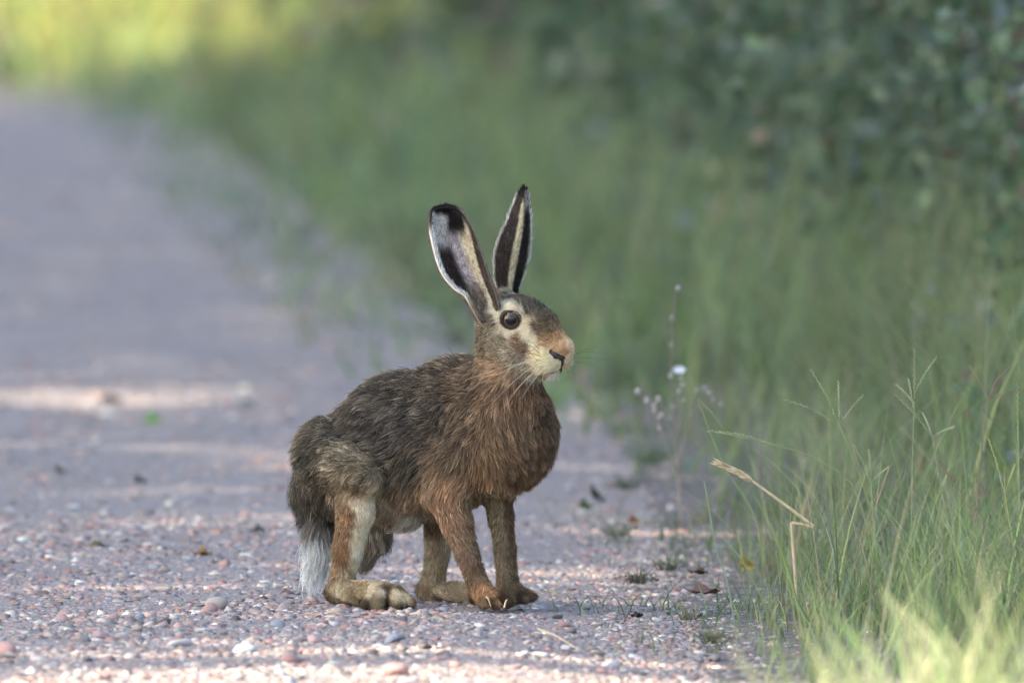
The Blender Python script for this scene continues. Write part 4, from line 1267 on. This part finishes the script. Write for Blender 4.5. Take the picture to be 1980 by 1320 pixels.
# the broken straw
foot = at(1541, 1168, 0.02); foot[2] = -0.004
straw = empty('dry_straw', foot)
Ys = 0.02
j = Join()
STR = lin((214, 190, 150)) * 0.85
for ch, r0, r1 in (([tuple((1541, 1165)), (1536, 1090), (1530, 1010)], 0.0019, 0.0017), ([(1530, 1010), (1552, 1014), (1573, 1019)], 0.0017, 0.0018), ([(1573, 1017), (1520, 977), (1455, 930)], 0.0019, 0.0014)):
    V, Q = tube(curve_pts([at(x, y, Ys) for x, y in ch], 8), np.linspace(r0, r1, 8), 8); j.add(V - foot, Q, STR)
j.obj('stem', M_stem, straw, True)
j = Join()
c = curve_pts([at(x, y, Ys) for x, y in ((1458, 932), (1430, 915), (1394, 898))], 20)
for q in range(1, 20):
    for sg in (-1, 0, 1):
        d = c[q] - c[q - 1]; d /= np.linalg.norm(d)
        sd = np.cross(d, [0, 1, 0]) * sg * 0.30 + np.array([0, rng.uniform(-.3, .3), 0])
        s1 = c[q] + (d + sd) * rng.uniform(0.007, 0.011)
        V, Q = tube(np.array([c[q], (c[q] + s1) / 2 + sd * .002, s1]), [0.0006, 0.0015, 0.0002], 6); j.add(V - foot, Q, STR * rng.uniform(.85, 1.15))
j.obj('seed_head', M_stem, straw, True)
tag(straw, 'dry pale straw stem snapped over, with a seed head pointing at the road', 'straw')

# wilted wildflower with white buds behind the hare's nose
Yw = 1.6
foot = at(1318, 1015, Yw); foot[2] = -0.012
wf = empty('wildflower', foot)
j = Join(); fj = Join()
for ch in ([(1318, 1015), (1308, 850), (1298, 700), (1306, 560)], [(1315, 900), (1290, 810), (1232, 760)], [(1316, 880), (1352, 752), (1392, 784)], [(1312, 850), (1322, 770), (1313, 716)], [(1314, 920), (1280, 840), (1270, 770)]):
    cp = curve_pts([at(x, y, Yw) for x, y in ch], 16)
    V, Q = tube(cp, np.linspace(0.0013, 0.0007, 16), 5); j.add(V - foot, Q, (0.19, 0.17, 0.13))
    for q in range(7, 16, 2):
        p = cp[q] + rng.normal(0, 0.0015, 3)
        V = ICO_V * [0.0026, 0.0026, 0.0034] * rng.uniform(.7, 1.3) + p - foot; fj.add(V, ICO_F, (0.34, 0.31, 0.29))
j.obj('stem', M_stem, wf, True); fj.obj('buds', M_stem, wf)['kind'] = 'stuff'
p = at(1313, 714, Yw - .01) - foot
j = Join()
for pet in range(6):
    b = pet * 6.283 / 6
    V = np.array([(0, 0, 0), (math.cos(b - .45) * .7, -.25, math.sin(b - .45) * .4), (math.cos(b), -.35, math.sin(b) * .55), (math.cos(b + .45) * .7, -.25, math.sin(b + .45) * .4)]) * 0.0085 + p
    j.add(V, [(0, 1, 2, 3)], (0.8, 0.82, 0.84))
j.obj('flower', M_leaf, wf)
tag(wf, 'wilted grey wildflower with pale buds and one white flower at the verge', 'wildflower')

# fallen leaves on the road and in the verge, each shaped from a midrib and curled halves
def fallen_leaf(px, py, L, W, rz, curl, tilt, col, label, z=0.004, name='fallen_leaf'):
    g = ground(px, py)
    n, mm = 9, 5
    u = np.linspace(0, 1, n); v = np.linspace(-1, 1, mm)
    prof = np.sin(np.pi * u ** 0.85) ** 0.8 * (1 + .12 * np.sin(u * 22))
    V = np.array([(u[i] * L - L / 2, v[q] * prof[i] * W / 2, curl * L * (v[q] ** 2 * .35 * prof[i] + .5 * (u[i] - .45) ** 2) + .002 * math.sin(9 * u[i] + 4 * v[q])) for i in range(n) for q in range(mm)])
    i = (np.arange(n - 1)[:, None] * mm + np.arange(mm - 1)[None]).ravel()
    Q = np.stack([i, i + 1, i + mm + 1, i + mm], -1)
    c = np.asarray(col) * (1 + .25 * np.repeat(np.sin(u * 7), mm))[:, None]
    o = empty(name, (g[0], g[1], z))
    o.rotation_euler = (tilt, 0, rz)
    mobj('blade', V, Q, M_dead, o, np.clip(c, 0.01, 1), True)
    V, Q = tube(curve_pts([(-L * .5, 0, curl * L * .1), (-L * .62, .002, curl * L * .2), (-L * .75, .004, curl * L * .35)], 5), np.linspace(.0008, .0005, 5), 5)
    mobj('leaf_stalk', V, Q, M_dead, o, np.broadcast_to(np.asarray(col) * .8, (len(V), 3)), True)
    return tag(o, label, 'leaf', 'fallen leaves')
BRN = (0.13, 0.085, 0.04); OLV = (0.11, 0.10, 0.045); DRK = (0.035, 0.035, 0.03); GRN = (0.12, 0.26, 0.05); RED = (0.20, 0.09, 0.05)
fallen_leaf(503, 1036, 0.022, 0.016, 0.1, 0.5, 0.25, DRK, 'small dark curled leaf lying behind the hare on the gravel')
fallen_leaf(392, 1079, 0.018, 0.014, -0.2, 0.8, 0.35, (0.20, 0.12, 0.05), 'small orange-brown curled leaf on the gravel')
fallen_leaf(190, 1066, 0.024, 0.015, 0.15, 0.6, 0.2, OLV, 'olive-brown leaf with upturned ends on the gravel')
fallen_leaf(272, 938, 0.014, 0.013, 0.4, 0.8, 0.3, DRK, 'tiny near-black crumpled leaf on the shaded gravel')
fallen_leaf(118, 918, 0.018, 0.02, 0.9, 0.6, 0.4, (0.10, 0.09, 0.07), 'small grey-brown leaf standing at a slant on the gravel')
fallen_leaf(218, 783, 0.030, 0.03, 0.2, 0.5, 0.25, (0.055, 0.045, 0.045), 'dark blackish leaf just in front of the sun streak')
fallen_leaf(297, 820, 0.022, 0.03, 0.1, 0.4, 0.5, GRN, 'fresh bright green leaf lying on the gravel')
fallen_leaf(482, 787, 0.018, 0.02, 0.5, 0.5, 0.3, (0.15, 0.14, 0.10), 'faded grey-green leaf on the gravel near the sun streak')
fallen_leaf(885, 664, 0.034, 0.04, 0.0, 0.5, 0.3, (0.06, 0.05, 0.045), 'dark brown leaf far up the road beside the verge')
fallen_leaf(1150, 975, 0.018, 0.024, 1.2, 0.9, 0.9, (0.035, 0.045, 0.02), 'dark green torn leaf standing up on the gravel', 0.010)
fallen_leaf(1132, 990, 0.014, 0.016, 0.5, 0.8, 0.7, (0.06, 0.09, 0.02), 'small olive green leaf leaning on the dark torn leaf', 0.006)
fallen_leaf(1226, 1018, 0.013, 0.014, 0.6, 0.6, 0.8, (0.28, 0.13, 0.06), 'tiny orange leaf at the gravel edge', 0.006)
fallen_leaf(1365, 1160, 0.034, 0.024, 0.5, 0.45, 0.22, (0.20, 0.11, 0.08), 'reddish-brown dead leaf at the foot of the verge grass', 0.008)
fallen_leaf(1352, 1122, 0.020, 0.014, -0.4, 0.5, 0.2, (0.07, 0.045, 0.03), 'dark brown curled leaf tucked under the verge grass', 0.008)
fallen_leaf(1445, 1115, 0.018, 0.02, 0.7, 0.6, 0.7, (0.32, 0.22, 0.05), 'yellow-brown leaf caught among the verge blades', 0.012)
fallen_leaf(1232, 1198, 0.012, 0.008, 0.2, 0.6, 0.2, (0.035, 0.028, 0.022), 'tiny black scrap of leaf on the gravel before the verge')
fallen_leaf(1560, 1010, 0.03, 0.03, 0.2, 0.5, 0.5, (0.20, 0.11, 0.07), 'brown leaf half hidden behind the broken straw', 0.01)
fallen_leaf(1900, 985, 0.04, 0.04, 0.5, 0.6, 0.6, (0.23, 0.13, 0.09), 'large brown leaf on the soil among the finger grass', 0.012)
fallen_leaf(1845, 960, 0.035, 0.03, -0.5, 0.7, 0.5, (0.05, 0.035, 0.03), 'dark leaf on the soil under the finger grass', 0.012)

# low weeds creeping over the gravel edge
def weed(px, py, n, R, hgt, col, label):
    g = ground(px, py); o = empty('low_weed', (g[0], g[1], -0.004))
    j = Join()
    a = rng.uniform(0, 6.28, n); rr = 0.4 * R * rng.random(n)
    P = np.column_stack([rr * np.cos(a), rr * np.sin(a), np.zeros(n)])
    V, Q, C = blades(P, hgt * rng.uniform(.4, 1.2, n), rng.uniform(.0008, .002, n), rng.uniform(.5, 1.6, n), a, np.asarray(col) * rng.uniform(.7, 1.3, (n, 1)), 4)
    j.add(V, Q, C); j.obj('blades', M_grass, o)
    nl = n
    P = rng.normal(0, R * .45, (nl, 3)); P[:, 2] = np.abs(P[:, 2]) * .35 + .003
    V, Fc, C = leaf_quads(P, rng.uniform(.003, .007, nl), np.asarray(col) * rng.uniform(.6, 1.2, (nl, 1)))
    j = Join(); j.add(V, Fc, C); j.obj('leaflets', M_leaf, o)['kind'] = 'stuff'
    return tag(o, label, 'weed', 'low weeds at the gravel edge')
WC = (0.15, 0.17, 0.10)
weed(1235, 1120, 60, 0.03, 0.028, (0.16, 0.15, 0.10), 'low brownish weed creeping over the gravel edge')
weed(1190, 1030, 50, 0.03, 0.022, WC, 'low grey-green weed on the gravel behind the hare')
weed(1290, 1095, 40, 0.025, 0.03, WC, 'small tufted green weed between gravel and verge grass')
weed(1255, 890, 70, 0.04, 0.045, (0.13, 0.19, 0.09), 'bushy green weed at the gravel edge near the wildflower')
weed(1215, 940, 50, 0.03, 0.03, (0.12, 0.14, 0.08), 'dark low weed next to the torn green leaf')
weed(1380, 1235, 50, 0.03, 0.03, (0.2, 0.2, 0.11), 'dry yellowish weed at the gravel edge by the sunlit strip')
weed(1330, 1190, 30, 0.022, 0.02, (0.18, 0.17, 0.11), 'tiny dry weed beside the reddish dead leaf')
# scraps of straw by the paws
for (a, b, lab) in (((940, 1152, ), (949, 1172), 'short pale straw scrap leaning on the near forepaw'), ((975, 1174), (981, 1158), 'short pale straw scrap before the far forepaw'), ((1055, 1140), (1100, 1165), 'pale green grass scrap on the gravel before the paws'), ((1040, 1215), (1110, 1250), 'thin dry stem lying on the gravel before the paws')):
    Yq = ground(*a)[1] - 0.03 if lab.startswith('short') else None
    if Yq is not None:
        Yq = -0.155; p0, p1 = at(*a, Yq), at(*b, Yq)
    else:
        p0, p1 = ground(*a, 0.006), ground(*b, 0.006)
    p0[2] = max(p0[2], 0.004); p1[2] = max(p1[2], 0.004)
    V, Q = tube(curve_pts([p0, (p0 + p1) / 2 + [0, 0, .002], p1], 8), np.linspace(.0011, .0005, 8), 6)
    o = mobj('straw_scrap', V, Q, M_stem, None, np.broadcast_to(STR, (len(V), 3)), True)
    tag(o, lab, 'straw', 'straw scraps on the gravel')
